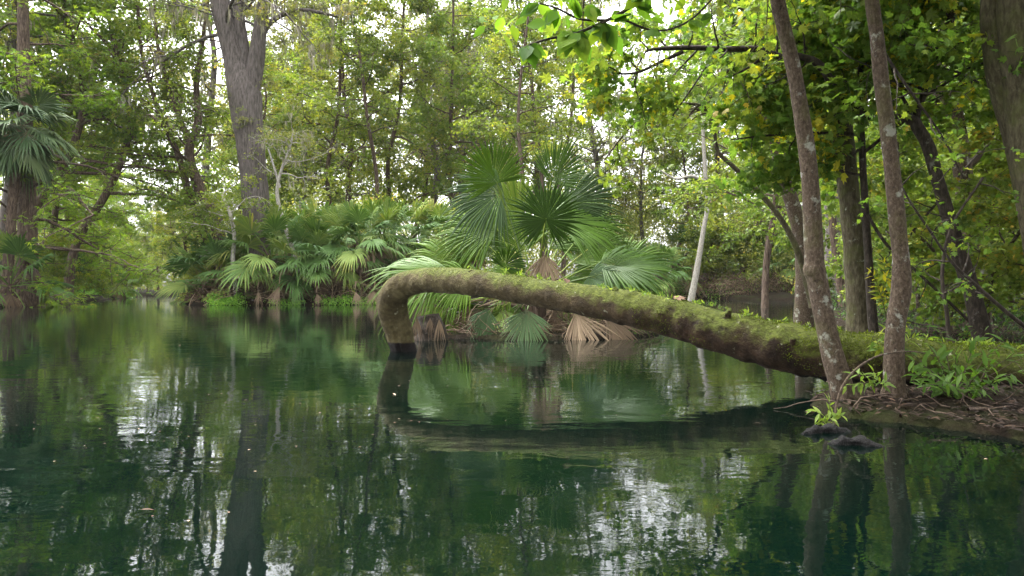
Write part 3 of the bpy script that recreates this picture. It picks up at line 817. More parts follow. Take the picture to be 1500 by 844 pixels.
# thin pale trunks on the palm bank
own_tree('slender_tree', 'thin white curved trunk at the left tip of the palm bank', W(348, 447, 30.2), [pp([(349, 450, 8), (345, 420, 7), (341, 380, 6), (343, 345, 5), (336, 310, 5), (325, 285, 3)], 30.2)],
         'bark_pale', 'leaf_green', CARD, [(0, G(t0=.6, t1=1, n=10, L=2.0, size=.13, lp=9))])
own_tree('slender_tree', 'thin pale trunk leaning left over the fan palms right of the big grey cypress', W(440, 430, 31.2),
         [pp([(442, 430, 7), (430, 370, 6), (417, 330, 6), (406, 285, 5), (412, 250, 4), (425, 215, 3), (430, 190, 2)], 31.2), pp([(410, 275, 4), (400, 240, 3), (392, 215, 2)], 31.2)],
         'bark_pale', 'leaf_olive', CARD, [(0, G(t0=.6, t1=1, n=12, L=2.2, size=.11, lp=5, mossn=1))], moss=True)
own_tree('slender_tree', 'thin white forked tree standing on the far bank right of the central palm', W(1020, 432, 46),
         [pp([(1012, 440, 10), (1020, 400, 9), (1030, 340, 7), (1036, 300, 6), (1033, 250, 6), (1030, 200, 5), (1028, 165, 4), (1018, 140, 2)], 46),
          pp([(1036, 310, 7), (1048, 285, 6), (1060, 275, 5), (1080, 262, 4)], 46), pp([(1031, 265, 5), (1012, 258, 4), (990, 262, 3), (968, 250, 2)], 46)],
         'bark_pale', 'leaf_green', CARD, [(0, G(t0=.75, t1=1, n=6, L=2.6, size=.16, lp=4))])
# flared cypress at the left edge
Y = 28.0
own_tree('cypress_tree', 'dark cypress with a flared base at the left edge of the water', WG(38, Y), [pp([(36, 460, 62), (38, 440, 44), (40, 415, 31), (41, 380, 26), (40, 320, 25), (38, 240, 22), (36, 160, 19), (34, 40, 15), (34, -120, 9)], Y)],
         'bark_brown', 'needle', SPRAY, [(0, G(t0=.32, t1=1, n=26, L=5.2, size=.20, lp=9, up=.1, zs=.3, flat=.7)), (0, G(t0=.2, t1=.34, n=5, L=2.6, size=.12, lp=4))], sides=24)
# leaning shaggy stump of a palm on the distant left bank
own_tree('leaning_tree', 'short dark shaggy trunk leaning right on the distant left bank', WG(96, 37.5, .2), [pp([(95, 434, 15), (101, 415, 14), (107, 396, 13), (114, 378, 12)], 38)],
         'bark_dark', 'leaf_dark', CARD, [(0, G(t0=.7, t1=1, n=6, L=.9, size=.12, lp=8))], rough=.25)

# ------------------------------------------------------------------ woodland trees from a few kinds
def tree_proto(name, H, r, t0, n, L, size, leafm, tpl, barkm='bark_brown', lp=9, wob=.4, moss=0, lean=0.0, **kw):
    root = empty(name, (0, 0, 0), cat='tree')
    pts = [[0, 0, -.5]]; x = np.array([0., 0.])
    for k in range(1, 7):
        x = x + rng.normal(size=2) * wob + np.array([lean, 0]); pts.append([x[0], x[1], H * k / 6])
    P = spline(pts, 36); R = r * np.linspace(1, .18, 36) ** .8; R[:4] *= np.array([1.5, 1.3, 1.15, 1.05])
    wd = MB(); lf = Leaves(); ms = MB() if moss else None
    tube(wd, P, R, 12, rough=.07, rf=4)
    wd.build('trunk', M[barkm], root)
    tw = MB(); grow(tw, lf, P, R, t0, 1, n, L, size, lp=lp, moss=ms, mossn=moss, **kw)
    tw.build('branches', M[barkm], root)
    lf.bake(MB(), tpl).build('crown', M[leafm], root, smooth=False)
    if moss: ms.build('spanish_moss', M['spanish_moss'], root, smooth=False)['kind'] = 'stuff'
    return root


K = {}
K['green'] = tree_proto('broadleaf_tree', 19, .24, .22, 30, 4.6, .20, 'leaf_green', CARD, lp=30)
K['green2'] = tree_proto('broadleaf_tree', 17, .20, .30, 28, 4.4, .21, 'leaf_fresh', CARD, lp=30, wob=.6)
K['yellow'] = tree_proto('broadleaf_tree', 16, .17, .3, 28, 3.9, .20, 'leaf_yellow', CARD, lp=32, wob=.5)
K['olive'] = tree_proto('broadleaf_tree', 22, .30, .35, 30, 5.2, .20, 'leaf_olive', CARD, lp=22, moss=2, wob=.5, barkm='bark_grey')
K['cyp'] = tree_proto('cypress_tree', 19, .26, .12, 42, 5.4, .27, 'needle', SPRAY, lp=17, up=.05, zs=.25, flat=.75, grav=-.18)
K['thin'] = tree_proto('broadleaf_tree', 20, .15, .38, 24, 3.2, .19, 'leaf_green', CARD, lp=20, wob=.3, barkm='bark_brown')
K['bush'] = tree_proto('bush', 3.2, .05, .05, 28, 1.6, .13, 'leaf_green', CARD, lp=20, up=.7, wob=.2)
K['sap'] = tree_proto('young_tree', 6.5, .06, .15, 28, 1.9, .13, 'leaf_yellow', MAPLE, lp=14, up=.4, wob=.3, barkm='bark_slim')

TREES = [  # px, distance, kind, scale, label
    (-90, 31.0, 'green2', 1.15, 'bright green broadleaf tree whose limbs fill the upper left corner'),
    (95, 34.0, 'green2', 1.15, 'green broadleaf tree above the tall cabbage palm'),
    (-10, 33.0, 'olive', 1.0, 'pale mossy tree in the extreme upper left corner behind green leaves'),
    (75, 38.0, 'cyp', .80, 'feathery yellow green cypress overhanging the left bank'),
    (112, 46.0, 'cyp', .72, 'feathery cypress over the water right of the short leaning dark trunk'),
    (100, 56.0, 'cyp', .9, 'cypress further back on the left bank behind the feathery ones'),
    (138, 60.0, 'cyp', .62, 'yellowish cypress nearest the far end of the channel on the left'),
    (196, 78.0, 'yellow', .85, 'golden tree at the far end of the channel on its left side'),
    (232, 86.0, 'yellow', .80, 'hazy yellow tree closing the far end of the channel'),
    (262, 84.0, 'olive', .55, 'pale tree at the far end of the channel on its right side'),
    (276, 60.0, 'green', .36, 'small dark green tree leaning over the channel left of the twin trunks'),
    (292, 52.0, 'green', .62, 'green tree behind the twin brown trunks'),
    (335, 46.0, 'yellow', .85, 'yellow green tree behind the twin trunks and the big cypress'),
    (408, 44.0, 'yellow', .55, 'low yellow green tree just right of the big grey trunk'),
    (440, 56.0, 'olive', .95, 'moss hung olive tree behind the thin pale leaning trunk'),
    (484, 47.0, 'thin', 1.05, 'straight thin grey tree left of the ivy clad trunk'),
    (514, 48.0, 'green', 1.0, 'leafy tree with a broad ivy clad trunk above the palm bank'),
    (547, 44.0, 'thin', .95, 'slim dark straight tree right of the ivy clad trunk'),
    (573, 50.0, 'thin', 1.15, 'dark forked tree above the back row palms'),
    (608, 58.0, 'olive', 1.0, 'tall mossy tree left of the bright yellow green crown'),
    (664, 52.0, 'yellow', 1.15, 'pale trunked tree with a bright yellow green crown above the left central fan'),
    (700, 62.0, 'olive', 1.0, 'mossy grey tree behind the left fan of the central palm'),
    (764, 38.0, 'thin', .98, 'dark straight trunk rising directly above the central palm'),
    (790, 44.0, 'thin', 1.0, 'thin dark trunk just right of the dark straight one above the central palm'),
    (824, 50.0, 'thin', 1.05, 'sinuous thin trunk left of the sky gap above the central palm'),
    (846, 60.0, 'olive', .95, 'mossy tree beside the sky gap right of the central palm'),
    (905, 66.0, 'green', .72, 'green tree below the sky gap right of the central palm'),
    (950, 60.0, 'olive', .70, 'moss hung tree right of the sky gap'),
    (985, 55.0, 'green2', .72, 'bright green tree behind the thin white forked tree'),
    (1065, 58.0, 'green', .85, 'green tree right of the thin white forked tree'),
    (1120, 50.0, 'green2', .85, 'green tree behind the leaning brown trunk'),
    (1190, 44.0, 'green', .9, 'green tree behind the two slender foreground trunks'),
    (1290, 40.0, 'green2', .85, 'green tree seen between the slender foreground trunks and the arched one'),
    (1370, 32.0, 'green', .75, 'green tree behind the arched lichen covered trunk'),
    (1450, 28.0, 'green2', .75, 'green tree behind the dark double trunk at the right edge'),
    (1540, 24.0, 'yellow', .85, 'yellow green tree at the right edge behind the dark double trunk'),
    (1120, 25.0, 'yellow', .80, 'yellow green maple crown over the right half of the far water'),
    (1240, 20.0, 'yellow', .72, 'yellow green maple crown behind the leafy upright branch'),
    (1340, 17.0, 'yellow', .62, 'yellow green maple crown behind the forked twigs at upper right'),
    (92, 44.0, 'green2', 1.25, 'fresh green tree spreading over the feathery cypresses at upper left'),
    (20, 33.5, 'green2', 1.2, 'fresh green tree directly behind the flared cypress at the left edge'),
    (298, 60.0, 'olive', 1.5, 'tall moss hung tree behind the twin brown trunks'),
    (380, 64.0, 'green', 1.15, 'tall green tree behind the right side of the big grey trunk'),
    (455, 66.0, 'yellow', 1.25, 'tall yellow green tree left of the straight thin grey tree'),
    (532, 68.0, 'green2', 1.2, 'tall green tree behind the slim dark straight tree'),
    (590, 70.0, 'green', 1.2, 'tall dark green tree behind the forked one'),
    (640, 66.0, 'green2', 1.2, 'tall fresh green tree left of the pale trunked tree'),
    (735, 68.0, 'yellow', 1.2, 'tall yellow green tree behind the upper left central fan'),
    (805, 70.0, 'olive', 1.1, 'tall mossy tree behind the thin dark trunks above the central palm'),
    (1020, 68.0, 'olive', 1.1, 'tall mossy tree behind the thin white forked tree'),
    (1440, 15.0, 'yellow', .55, 'yellow green maple just left of the dark double trunk'),
]
for n_, (px, Y, k, s, lab) in enumerate(TREES):
    x = (px - 750) / F * Y
    z = gz1(x, Y) if inside_sd(np.array([x]), np.array([Y]))[0] > -1 else -.6
    if Y > 43 and 320 < px < 1230 and not 865 < px < 960: s *= 1.17
    elif Y > 30 and px > 1230: s *= 1.15
    copy_tree(K[k], (x, Y, z), n_ * 2.1 + .4, s, lab, 'woodland trees')
BUSH = [
    (215, 76, 'sap', 1.0, 'yellow bush at the very end of the channel'), (182, 58, 'bush', 1.1, 'bush on the distant left bank where the channel narrows'),
    (150, 50, 'bush', 1.0, 'low green bush on the left bank right of the leaning dark trunk'), (122, 44, 'bush', .9, 'green bush beside the leaning dark trunk'),
    (78, 36, 'bush', .9, 'green bush between the flared cypress and the leaning dark trunk'), (60, 31, 'bush', .55, 'small bush just right of the flared cypress'),
    (285, 46, 'bush', .9, 'dark bush at the right mouth of the channel'),
    (300, 33, 'bush', .5, 'scrubby bush hanging over the left tip of the palm bank'),
    (1045, 53, 'bush', 1.5, 'pale green shrub in front of the far bank palms'), (1092, 54, 'bush', 1.6, 'leafy shrub above the brown root tangle on the far bank'),
    (1140, 51, 'bush', 1.5, 'shrub on the far bank left of the leaning trunk'),
    (1345, 10.5, 'sap', .55, 'young yellow green maple behind the fallen trunk at right'), (1395, 8.0, 'sap', .40, 'leafy sapling in front of the lichen covered trunk'),
    (1450, 7.2, 'sap', .40, 'leafy sapling below the dark double trunk'), (1500, 6.6, 'sap', .40, 'sapling at the right edge above the fallen trunk'),
    (1290, 13.0, 'bush', .50, 'shrub behind the two slender foreground trunks'), (1420, 12.0, 'bush', .75, 'bush in the shade behind the saplings at right'),
    (1480, 10.0, 'bush', .75, 'bush beneath the dark double trunk'), (1365, 14.0, 'bush', .9, 'bush left of the lichen covered trunk'),
    (1255, 22.0, 'bush', .8, 'bush on the right bank behind the trunk with a companion stem'), (1300, 28.0, 'sap', .7, 'young tree further back on the right bank'),
]
BEHIND = [(-9, -6, 'green', .9), (-3, -9, 'green2', 1.0), (4, -8, 'green', .95), (9, -5, 'green2', .9), (13, -1, 'green', .9), (-14, -1, 'green', 1.0), (-17, 6, 'green2', .8), (0, -15, 'green', 1.1), (-12, -14, 'olive', 1.1), (12, -14, 'olive', 1.1)]  # unseen trees added behind and beside the camera to block front light
for n_, (x, y, k, s) in enumerate(BEHIND):
    copy_tree(K[k], (x, y, -.6), n_ * 1.9, s, 'unseen tree added round the camera to block front light', 'unseen trees added to block light')
for n_, (px, Y, k, s, lab) in enumerate(BUSH):
    x = (px - 750) / F * Y
    copy_tree(K[k], (x, Y, gz1(x, Y) - .05), n_ * 1.3, s, lab, 'bushes and saplings on the banks')
for o in K.values(): park(o)

# ------------------------------------------------------------------ right foreground trees
# slender trunk crossing the fallen trunk
p1 = pp([(1246, 625, 64, .05), (1240, 597, 46, .02), (1232, 565, 38), (1217, 510, 34), (1206, 460, 32), (1197, 410, 33), (1193, 395, 36), (1193, 380, 31), (1190, 320, 29), (1185, 250, 27), (1176, 180, 26), (1162, 100, 24), (1148, 40, 23),
         (1138, -10, 22), (1128, -120, 18), (1120, -260, 13, .3), (1110, -420, 8, .6)], 3.85)
own_tree('slender_tree', 'slender lichen spotted trunk crossing in front of the fallen one, left of the foreground pair', W(1240, 600, 3.85), [(p1[0], p1[1] * .88)], 'bark_slim', 'leaf_green', MAPLE,
         [(0, G(t0=.84, t1=1, n=16, L=1.5, size=.075, lp=9))], sides=28, rough=.09)
p1 = pp([(1312, 625, 52), (1311, 600, 40), (1310, 560, 34), (1310, 510, 31), (1313, 470, 30), (1320, 430, 30), (1320, 380, 27), (1314, 320, 26), (1307, 250, 25), (1299, 180, 24), (1290, 110, 24), (1284, 50, 22), (1276, -10, 21),
         (1268, -120, 17), (1262, -260, 12), (1250, -420, 8)], 3.85)
own_tree('slender_tree', 'slender upright reddish grey trunk, right one of the foreground pair', W(1311, 602, 3.85), [(p1[0], p1[1] * .88)], 'bark_slim', 'leaf_green', MAPLE,
         [(0, G(t0=.84, t1=1, n=16, L=1.5, size=.075, lp=9))], sides=28, rough=.09)
for o_, cx, cy_ in ((None, 1240, 600), (None, 1311, 600)):
    tree_ = [o for o in bpy.data.objects if o.get('category') == 'tree' and abs(o.location[0] - W(cx, cy_, 3.85)[0]) < .02 and o.location[1] < 4][0]
    b0 = np.array(tree_.location)
    for a in np.linspace(0, 6.28, 7)[:-1] + U(-.4, .4, 6):
        d = np.array([math.cos(a), math.sin(a), 0]); L_ = U(.10, .22)
        P = spline([d * .035 + np.array([0, 0, .13]), d * .065 + np.array([0, 0, .04]), d * L_ * .6 + np.array([0, 0, .0]), d * L_ + rng.normal(size=3) * .03 - np.array([0, 0, .05])], 12)
        mb = MB(); tube(mb, P, np.linspace(.034, .010, 12), 8, rough=.25, rf=30); mb.build('root', M['bark_slim'], tree_)
# leaning trunk behind the fallen one, with its kinked top
p1 = pp([(1180, 505, 34), (1177, 460, 27), (1178, 400, 24), (1172, 340, 22), (1155, 280, 20), (1138, 220, 18), (1120, 175, 16), (1090, 145, 15), (1066, 125, 14), (1060, 112, 12), (1066, 80, 11), (1070, 40, 10), (1064, -40, 7), (1060, -140, 5)], 10.0)
own_tree('leaning_tree', 'leaning brown trunk behind the fallen one, kinked where it turns upright at the top', W(1180, 495, 10.0), [p1, pp([(1095, 150, 7), (1090, 110, 6), (1070, 90, 5), (1075, 40, 4), (1085, -20, 3)], 10.0)], 'bark_slim', 'leaf_yellow', MAPLE,
         [(0, G(t0=.5, t1=1, n=16, L=1.5, size=.09, lp=4, flat=.6)), (1, G(t0=.3, t1=1, n=8, L=1.2, size=.10, lp=8))], sides=18)
# thin arching sapling
p1 = pp([(1192, 450, 14), (1184, 420, 11), (1165, 360, 9), (1140, 315, 8), (1110, 280, 8), (1075, 245, 7), (1052, 222, 6), (1046, 190, 5), (1035, 160, 4.5), (1010, 152, 4), (960, 158, 3.5), (920, 190, 3), (885, 235, 2)], 9.0)
own_tree('arching_sapling', 'thin sapling arching left over the water beyond the fallen trunk', W(1192, 470, 9.0), [p1], 'bark_mossy', 'leaf_green', MAPLE,
         [(0, G(t0=.62, t1=1, n=12, L=.75, size=.085, lp=4, tw=3, sub=3))], sides=10)
# mossy trunk with a companion stem
p1 = pp([(1266, 520, 52), (1260, 470, 38), (1256, 410, 33), (1250, 350, 31), (1244, 290, 30), (1237, 220, 30), (1230, 150, 30), (1222, 90, 28), (1213, 40, 26), (1206, -10, 24), (1200, -120, 18), (1196, -240, 12)], 7.4)
own_tree('mossy_tree', 'mossy trunk behind the left slender foreground trunk', W(1266, 510, 7.4), [p1], 'bark_mossy', 'leaf_yellow', MAPLE,
         [(0, G(t0=.6, t1=1, n=12, L=1.5, size=.09, lp=4, flat=.55))], sides=20, rough=.09)
p1 = pp([(1282, 510, 14), (1276, 440, 13), (1271, 360, 11), (1266, 280, 10), (1262, 200, 9.5), (1261, 120, 9), (1261, 55, 8)], 7.0)
p2 = pp([(1261, 62, 7), (1252, 25, 6), (1243, -20, 5), (1230, -80, 3)], 7.0)
p3 = pp([(1262, 55, 6), (1240, 38, 6), (1215, 15, 5), (1200, -15, 4), (1190, -80, 3)], 7.0)
p4 = pp([(1262, 55, 6), (1285, 25, 5), (1310, -5, 4), (1330, -60, 3)], 7.0)
p5 = pp([(1262, 155, 5), (1230, 125, 4.5), (1190, 108, 4), (1150, 112, 3), (1100, 120, 2.5)], 7.0)
p6 = pp([(1266, 200, 5), (1240, 196, 5), (1180, 195, 4), (1130, 198, 3.5), (1070, 205, 2)], 7.0)
own_tree('forked_tree', 'thin dark upright stem that forks three ways near the top, beside the mossy trunk', W(1282, 510, 7.0), [p1, p2, p3, p4, p5, p6], 'bark_dark', 'leaf_shrub', MAPLE,
         [(0, G(t0=.5, t1=1, n=8, L=1.1, size=.10, lp=5, flat=.6)), (2, G(t0=.2, t1=1, n=8, L=.8, size=.10, lp=6)), (3, G(t0=.2, t1=1, n=7, L=.8, size=.10, lp=6)), (4, G(t0=.2, t1=1, n=10, L=.65, size=.10, lp=5)),
          (5, G(t0=.2, t1=1, n=8, L=.6, size=.10, lp=4)), (1, G(t0=.2, t1=1, n=6, L=.8, size=.10, lp=6))], sides=12)
# arched lichen trunk with the long overhanging bough
p1 = pp([(1452, 560, 34), (1440, 500, 27), (1424, 430, 24), (1405, 370, 22), (1388, 315, 20), (1374, 265, 18), (1360, 215, 17), (1345, 188, 17), (1335, 176, 15), (1300, 174, 14), (1275, 170, 13), (1250, 158, 13), (1225, 130, 12), (1200, 95, 11), (1168, 82, 10),
         (1140, 82, 10), (1110, 72, 9), (1060, 72, 8), (1010, 70, 7), (960, 72, 5), (945, 76, 3)], 6.4)
p2 = pp([(1000, 76, 6), (970, 90, 5), (935, 106, 4), (905, 108, 3), (885, 103, 2)], 6.4)
p3 = pp([(1340, 182, 12), (1345, 160, 10), (1360, 120, 8), (1375, 70, 7), (1392, 20, 5), (1400, -40, 4)], 6.4)
p4 = pp([(1370, 90, 6), (1385, 50, 7), (1395, 30, 6), (1402, -20, 3)], 6.3)
p5 = pp([(1060, 70, 3), (1040, 90, 3), (1020, 120, 2.5), (985, 170, 2)], 6.3)
p6 = pp([(1335, 178, 7), (1326, 150, 5), (1300, 110, 4), (1270, 70, 3), (1240, 40, 2)], 6.5)
own_tree('arched_tree', 'arched lichen covered tree whose dark bough reaches far left over the water', W(1452, 545, 6.4), [p1, p2, p3, p4, p5, p6], 'bark_dark', 'leaf_shrub', MAPLE,
         [(0, G(t0=.66, t1=1, n=16, L=.7, size=.07, lp=3, sub=4, tw=3)), (1, G(t0=.2, t1=1, n=8, L=.6, size=.07, lp=6)), (2, G(t0=.2, t1=1, n=12, L=1.0, size=.085, lp=6)),
          (5, G(t0=.3, t1=1, n=7, L=.7, size=.09, lp=5))], sides=16, rough=.1)
# lichen trunk with burrs
p1 = pp([(1440, 520, 38), (1432, 450, 32), (1428, 380, 28), (1420, 320, 26), (1416, 285, 30), (1412, 270, 26), (1406, 210, 24), (1396, 165, 22), (1380, 150, 18), (1370, 130, 13), (1372, 90, 10), (1380, 30, 8), (1390, -60, 5)], 8.6)
p2 = pp([(1412, 245, 12), (1430, 232, 10), (1452, 200, 8), (1462, 180, 6), (1485, 140, 4)], 8.6)
own_tree('knotted_tree', 'pale lichen trunk with knotted burrs left of the dark double trunk', W(1440, 510, 8.6), [p1, p2], 'bark_slim', 'leaf_shrub', MAPLE,
         [(0, G(t0=.6, t1=1, n=12, L=1.2, size=.10, lp=6)), (1, G(t0=.4, t1=1, n=6, L=.8, size=.09, lp=5))], sides=18, rough=.14)
# dark double trunk at the right edge
p1 = pp([(1570, 560, 90), (1552, 440, 72), (1535, 350, 62), (1520, 250, 60), (1506, 150, 58), (1494, 50, 56), (1488, -40, 52), (1476, -200, 40)], 5.6)
p2 = pp([(1520, 330, 42), (1500, 230, 40), (1480, 160, 38), (1464, 100, 36), (1456, 30, 35), (1455, -40, 32), (1440, -200, 22)], 5.75)
own_tree('double_trunk_tree', 'thick dark double trunk with lichen flecks at the right edge', W(1520, 550, 5.6), [p1, p2], 'bark_mossy', 'leaf_green', MAPLE,
         [(0, G(t0=.85, t1=1, n=10, L=2.0, size=.11, lp=9)), (1, G(t0=.8, t1=1, n=8, L=2.0, size=.11, lp=9))], sides=28, rough=.06)
# far broken pale trunk
own_tree('broken_tree', 'broad pale grey trunk in the distance between the slender foreground trunks', WG(1230, 30), [pp([(1232, 430, 46), (1230, 350, 38), (1226, 280, 36), (1222, 210, 34), (1215, 100, 30), (1210, -40, 24)], 30)],
         'bark_grey', 'leaf_green', CARD, [(0, G(t0=.5, t1=1, n=16, L=3.4, size=.15, lp=9))], sides=18)
own_tree('sapling', 'bare dark stick leaning left across the saplings at right', W(1500, 480, 5.0), [pp([(1530, 500, 7), (1480, 462, 6), (1430, 418, 5), (1395, 385, 4), (1360, 335, 3.5), (1330, 290, 3), (1310, 250, 2)], 5.0)],
         'bark_dark', 'leaf_shrub', MAPLE, [(0, G(t0=.2, t1=1, n=8, L=.4, size=.05, lp=3, sub=2, tw=2))], sides=7)

for k, (pl, yy, lab) in enumerate((
        ([(1285, 60, 4), (1310, 100, 4), (1345, 150, 3.5), (1380, 200, 3), (1412, 262, 2.5)], 5.4, 'thin dark vine slanting between the right slender trunk and the knotted one'),
        ([(1262, 300, 5), (1300, 360, 4.5), (1345, 400, 4), (1400, 452, 4), (1450, 500, 4)], 6.8, 'thin dark stem slanting down behind the right slender trunk'),
        ([(1470, 190, 4), (1420, 240, 3.5), (1370, 300, 3.5), (1330, 350, 3), (1310, 400, 3)], 7.6, 'thin vine slanting left behind the arched lichen tree'),
        ([(1392, 560, 7), (1388, 470, 6), (1380, 400, 5), (1395, 330, 4), (1440, 260, 3)], 5.6, 'thin brown upright stem in the saplings behind the butt of the fallen trunk'))):
    own_tree('vine', lab, W(pl[0][0], pl[0][1], yy), [pp(pl, yy)], 'bark_dark', 'leaf_shrub', MAPLE, [(0, G(t0=.2, t1=1, n=7, L=.45, size=.05, lp=2, sub=2, tw=2))], cat='vine', sides=7)

# big-leaf branches reaching into the top of the frame
p1 = pp([(1120, -160, 14), (1000, -60, 8), (930, 5, 6), (885, 32, 5), (840, 50, 4), (800, 58, 3.5), (770, 68, 2.5)], 3.6)
p2 = pp([(890, 30, 4), (850, 28, 3.5), (815, 12, 3), (790, 5, 2)], 3.6)
p3 = pp([(905, 25, 4), (960, 45, 3), (1010, 30, 3), (1060, -20, 3)], 3.8)
br = own_tree('hickory_branch', 'hickory branch with big drooping leaves hanging into the top centre', p1[0][0], [p1, p2, p3], 'bark_dark', 'leaf_big', LANCE, [], cat='branch')
lf = Leaves()
for hx, hy, tx, ty, s in ((842, 50, 828, 95, .26), (845, 50, 862, 92, .25), (840, 48, 800, 85, .22), (838, 45, 880, 70, .2), (775, 66, 778, 108, .2), (772, 66, 800, 100, .18), (880, 15, 845, 20, .2), (900, 30, 925, 10, .2), (815, 12, 800, 45, .18),
                           (790, 5, 760, 30, .16), (885, 32, 905, 80, .2), (870, 38, 900, 45, .18), (850, 28, 842, 0, .2), (930, 8, 960, 20, .18), (1010, 30, 1040, 60, .12), (1040, 20, 1020, 60, .12), (830, 50, 815, 75, .16), (940, -5, 905, -2, .18)):
    h = W(hx, hy, 3.6); tt = W(tx, ty, 3.55 + U(-.1, .1))
    n = 4
    d = nrm(tt - h)
    for q in range(4):
        lf.put(h[None], nrm(d + rvec(1)[0] * .38)[None], nrm(np.array([0, -1, .5]) + rvec(1)[0] * .5)[None], s * U(.5, .85), U(.2, .9))
for k in range(70):
    h = W(U(700, 1010), U(-45, 60) * 1.0, 3.6 + U(-.2, .3)); lf.put(h[None], nrm(rvec(1) + np.array([0, 0, -.7])), nrm(rvec(1) * .6 + np.array([0, -.8, .6])), U(.06, .13), U(.3, .9))
TW = np.array(LANCE[0]) * np.array([1.9, 1, 1])
o = local(lf.bake(MB(), (TW, 't', LANCE[2])), p1[0][0]).build('leaves', M['leaf_big'], br)

# ------------------------------------------------------------------ foreground plants at the right
def lance_plant(name, label, base, stems, n, size, mat='leaf_shrub', v0=.3, wr=.004):
    base = np.array(base); root = empty(name, base, label=label, cat='plant')
    wd = MB(); lf = Leaves()
    for tip in stems:
        tip = np.array(tip); mid = (base + tip) / 2 + np.array([0, 0, .12 * np.linalg.norm(tip - base)])
        P = spline([base, mid, tip], 12); tube(wd, P, np.linspace(wr, wr * .4, 12), 5)
        k = np.linspace(3, 11, n).astype(int)
        for q in k:
            m_ = 2
            dd = nrm((P[min(q + 1, 11)] - P[max(q - 1, 0)]))
            lf.put(np.repeat(P[q][None], m_, 0), nrm(dd * .5 + rvec(m_) * .9 + np.array([0, 0, -.2])), nrm(np.array([0, -.4, 1.]) + rvec(m_) * .5), size * U(.6, 1.2, m_), np.clip(v0 + U(-.2, .3, m_), 0, 1))
    local(wd, base).build('stem', M['bark_mossy'], root); local(lf.bake(MB(), LANCE), base).build('leaves', M[mat], root)
    return root


Yf = 3.75
lance_plant('leafy_plant', 'leafy plant with long pointed leaves spilling over the butt of the fallen trunk', W(1400, 600, Yf),
            [W(a, b, Yf + c) for a, b, c in ((1340, 530, -.2), (1360, 505, -.1), (1385, 560, -.3), (1400, 520, -.1), (1430, 500, 0), (1450, 535, -.2), (1490, 545, -.2), (1470, 500, 0), (1350, 565, -.3), (1440, 570, -.3), (1310, 500, .1), (1375, 480, .1), (1500, 515, 0), (1330, 545, -.1), (1410, 545, -.3), (1460, 560, -.2), (1365, 535, 0))], 9, .078, v0=.12)
lance_plant('leafy_plant', 'light green seedling growing on the floating debris', W(1216, 625, 3.25), [W(a, b, 3.25) for a, b in ((1192, 600), (1215, 590), (1232, 608), (1200, 618))], 6, .055, 'leaf_fresh', .6, .002)
lance_plant('leafy_plant', 'light green sprig between the two slender foreground trunks', W(1290, 570, 3.6), [W(a, b, 3.55) for a, b in ((1250, 548), (1262, 562), (1280, 545), (1298, 560), (1240, 566))], 6, .055, 'leaf_fresh', .5, .002)
lance_plant('leafy_plant', 'yellow green leafy sprig on the fallen trunk in front of the right slender trunk', W(1300, 530, 4.0), [W(a, b, 3.9) for a, b in ((1280, 500), (1300, 478), (1330, 480), (1350, 490), (1310, 500))], 7, .07, 'leaf_shrub', .5, .003)
lance_plant('leafy_plant', 'yellow leaved sprig beyond the fallen trunk between the slender trunks', W(1300, 470, 6.0), [W(a, b, 6.0) for a, b in ((1275, 395), (1295, 385), (1310, 400), (1285, 420))], 9, .09, 'leaf_shrub', .9, .003)
# arching bare twig
P = spline([W(1224, 640, 3.3), W(1226, 590, 3.3), W(1245, 550, 3.35), (W(1285, 522, 3.45)), W(1335, 515, 3.6), W(1370, 522, 3.7)], 30)
mb = MB(); tube(mb, P - P[0], np.linspace(.008, .003, 30), 6)
o = mb.build('arching_twig', M['bark_slim']); o.location = P[0]; tag(o, 'thin bare twig arching out of the water up to the leafy plant', 'twig')
for k, (a, b, c, d, yy, lab) in enumerate(((1418, 600, 1500, 618, 3.3, 'bare forked twig lying on the soil at the right edge'), (1385, 640, 1392, 590, 3.3, 'thin rotten stick standing upright in the water at right'),)):
    P = spline([W(a, b, yy), (W(a, b, yy) + W(c, d, yy + .3)) / 2 + np.array([0, 0, .03]), W(c, d, yy + .3)], 12)
    mb = MB(); tube(mb, P - P[0], np.linspace(.010, .005, 12), 6, rough=.2, rf=30)
    o = mb.build('twig', M['bark_brown']); o.location = P[0]; tag(o, lab, 'twig')

# half-sunk lumps of wood
for (px, py, L, r, a, lab) in ((1207, 634, .17, .032, .25, 'wet grey chunk of wood in the water below the seedling'), (1250, 652, .13, .034, -.2, 'rough dark chunk of wood right of the seedling in the water')):
    c = W(px, py, 650 / (py - 425)); c[2] = -.002
    r *= .62; P = np.array([[-L, 0, -.02], [-L * .6, 0, .0], [0, .01, .012], [L * .6, 0, .0], [L, 0, -.02]])
    mb = MB(); A_ = spline(np.column_stack([P, [r * .3, r * .8, r, r * .85, r * .3]]), 60); tube(mb, A_[:, :3], A_[:, 3], 26, rough=.85, rf=38)
    o = mb.build('driftwood', M['wet_wood']); o.location = c; o.rotation_euler = (0, 0, a); tag(o, lab, 'driftwood')

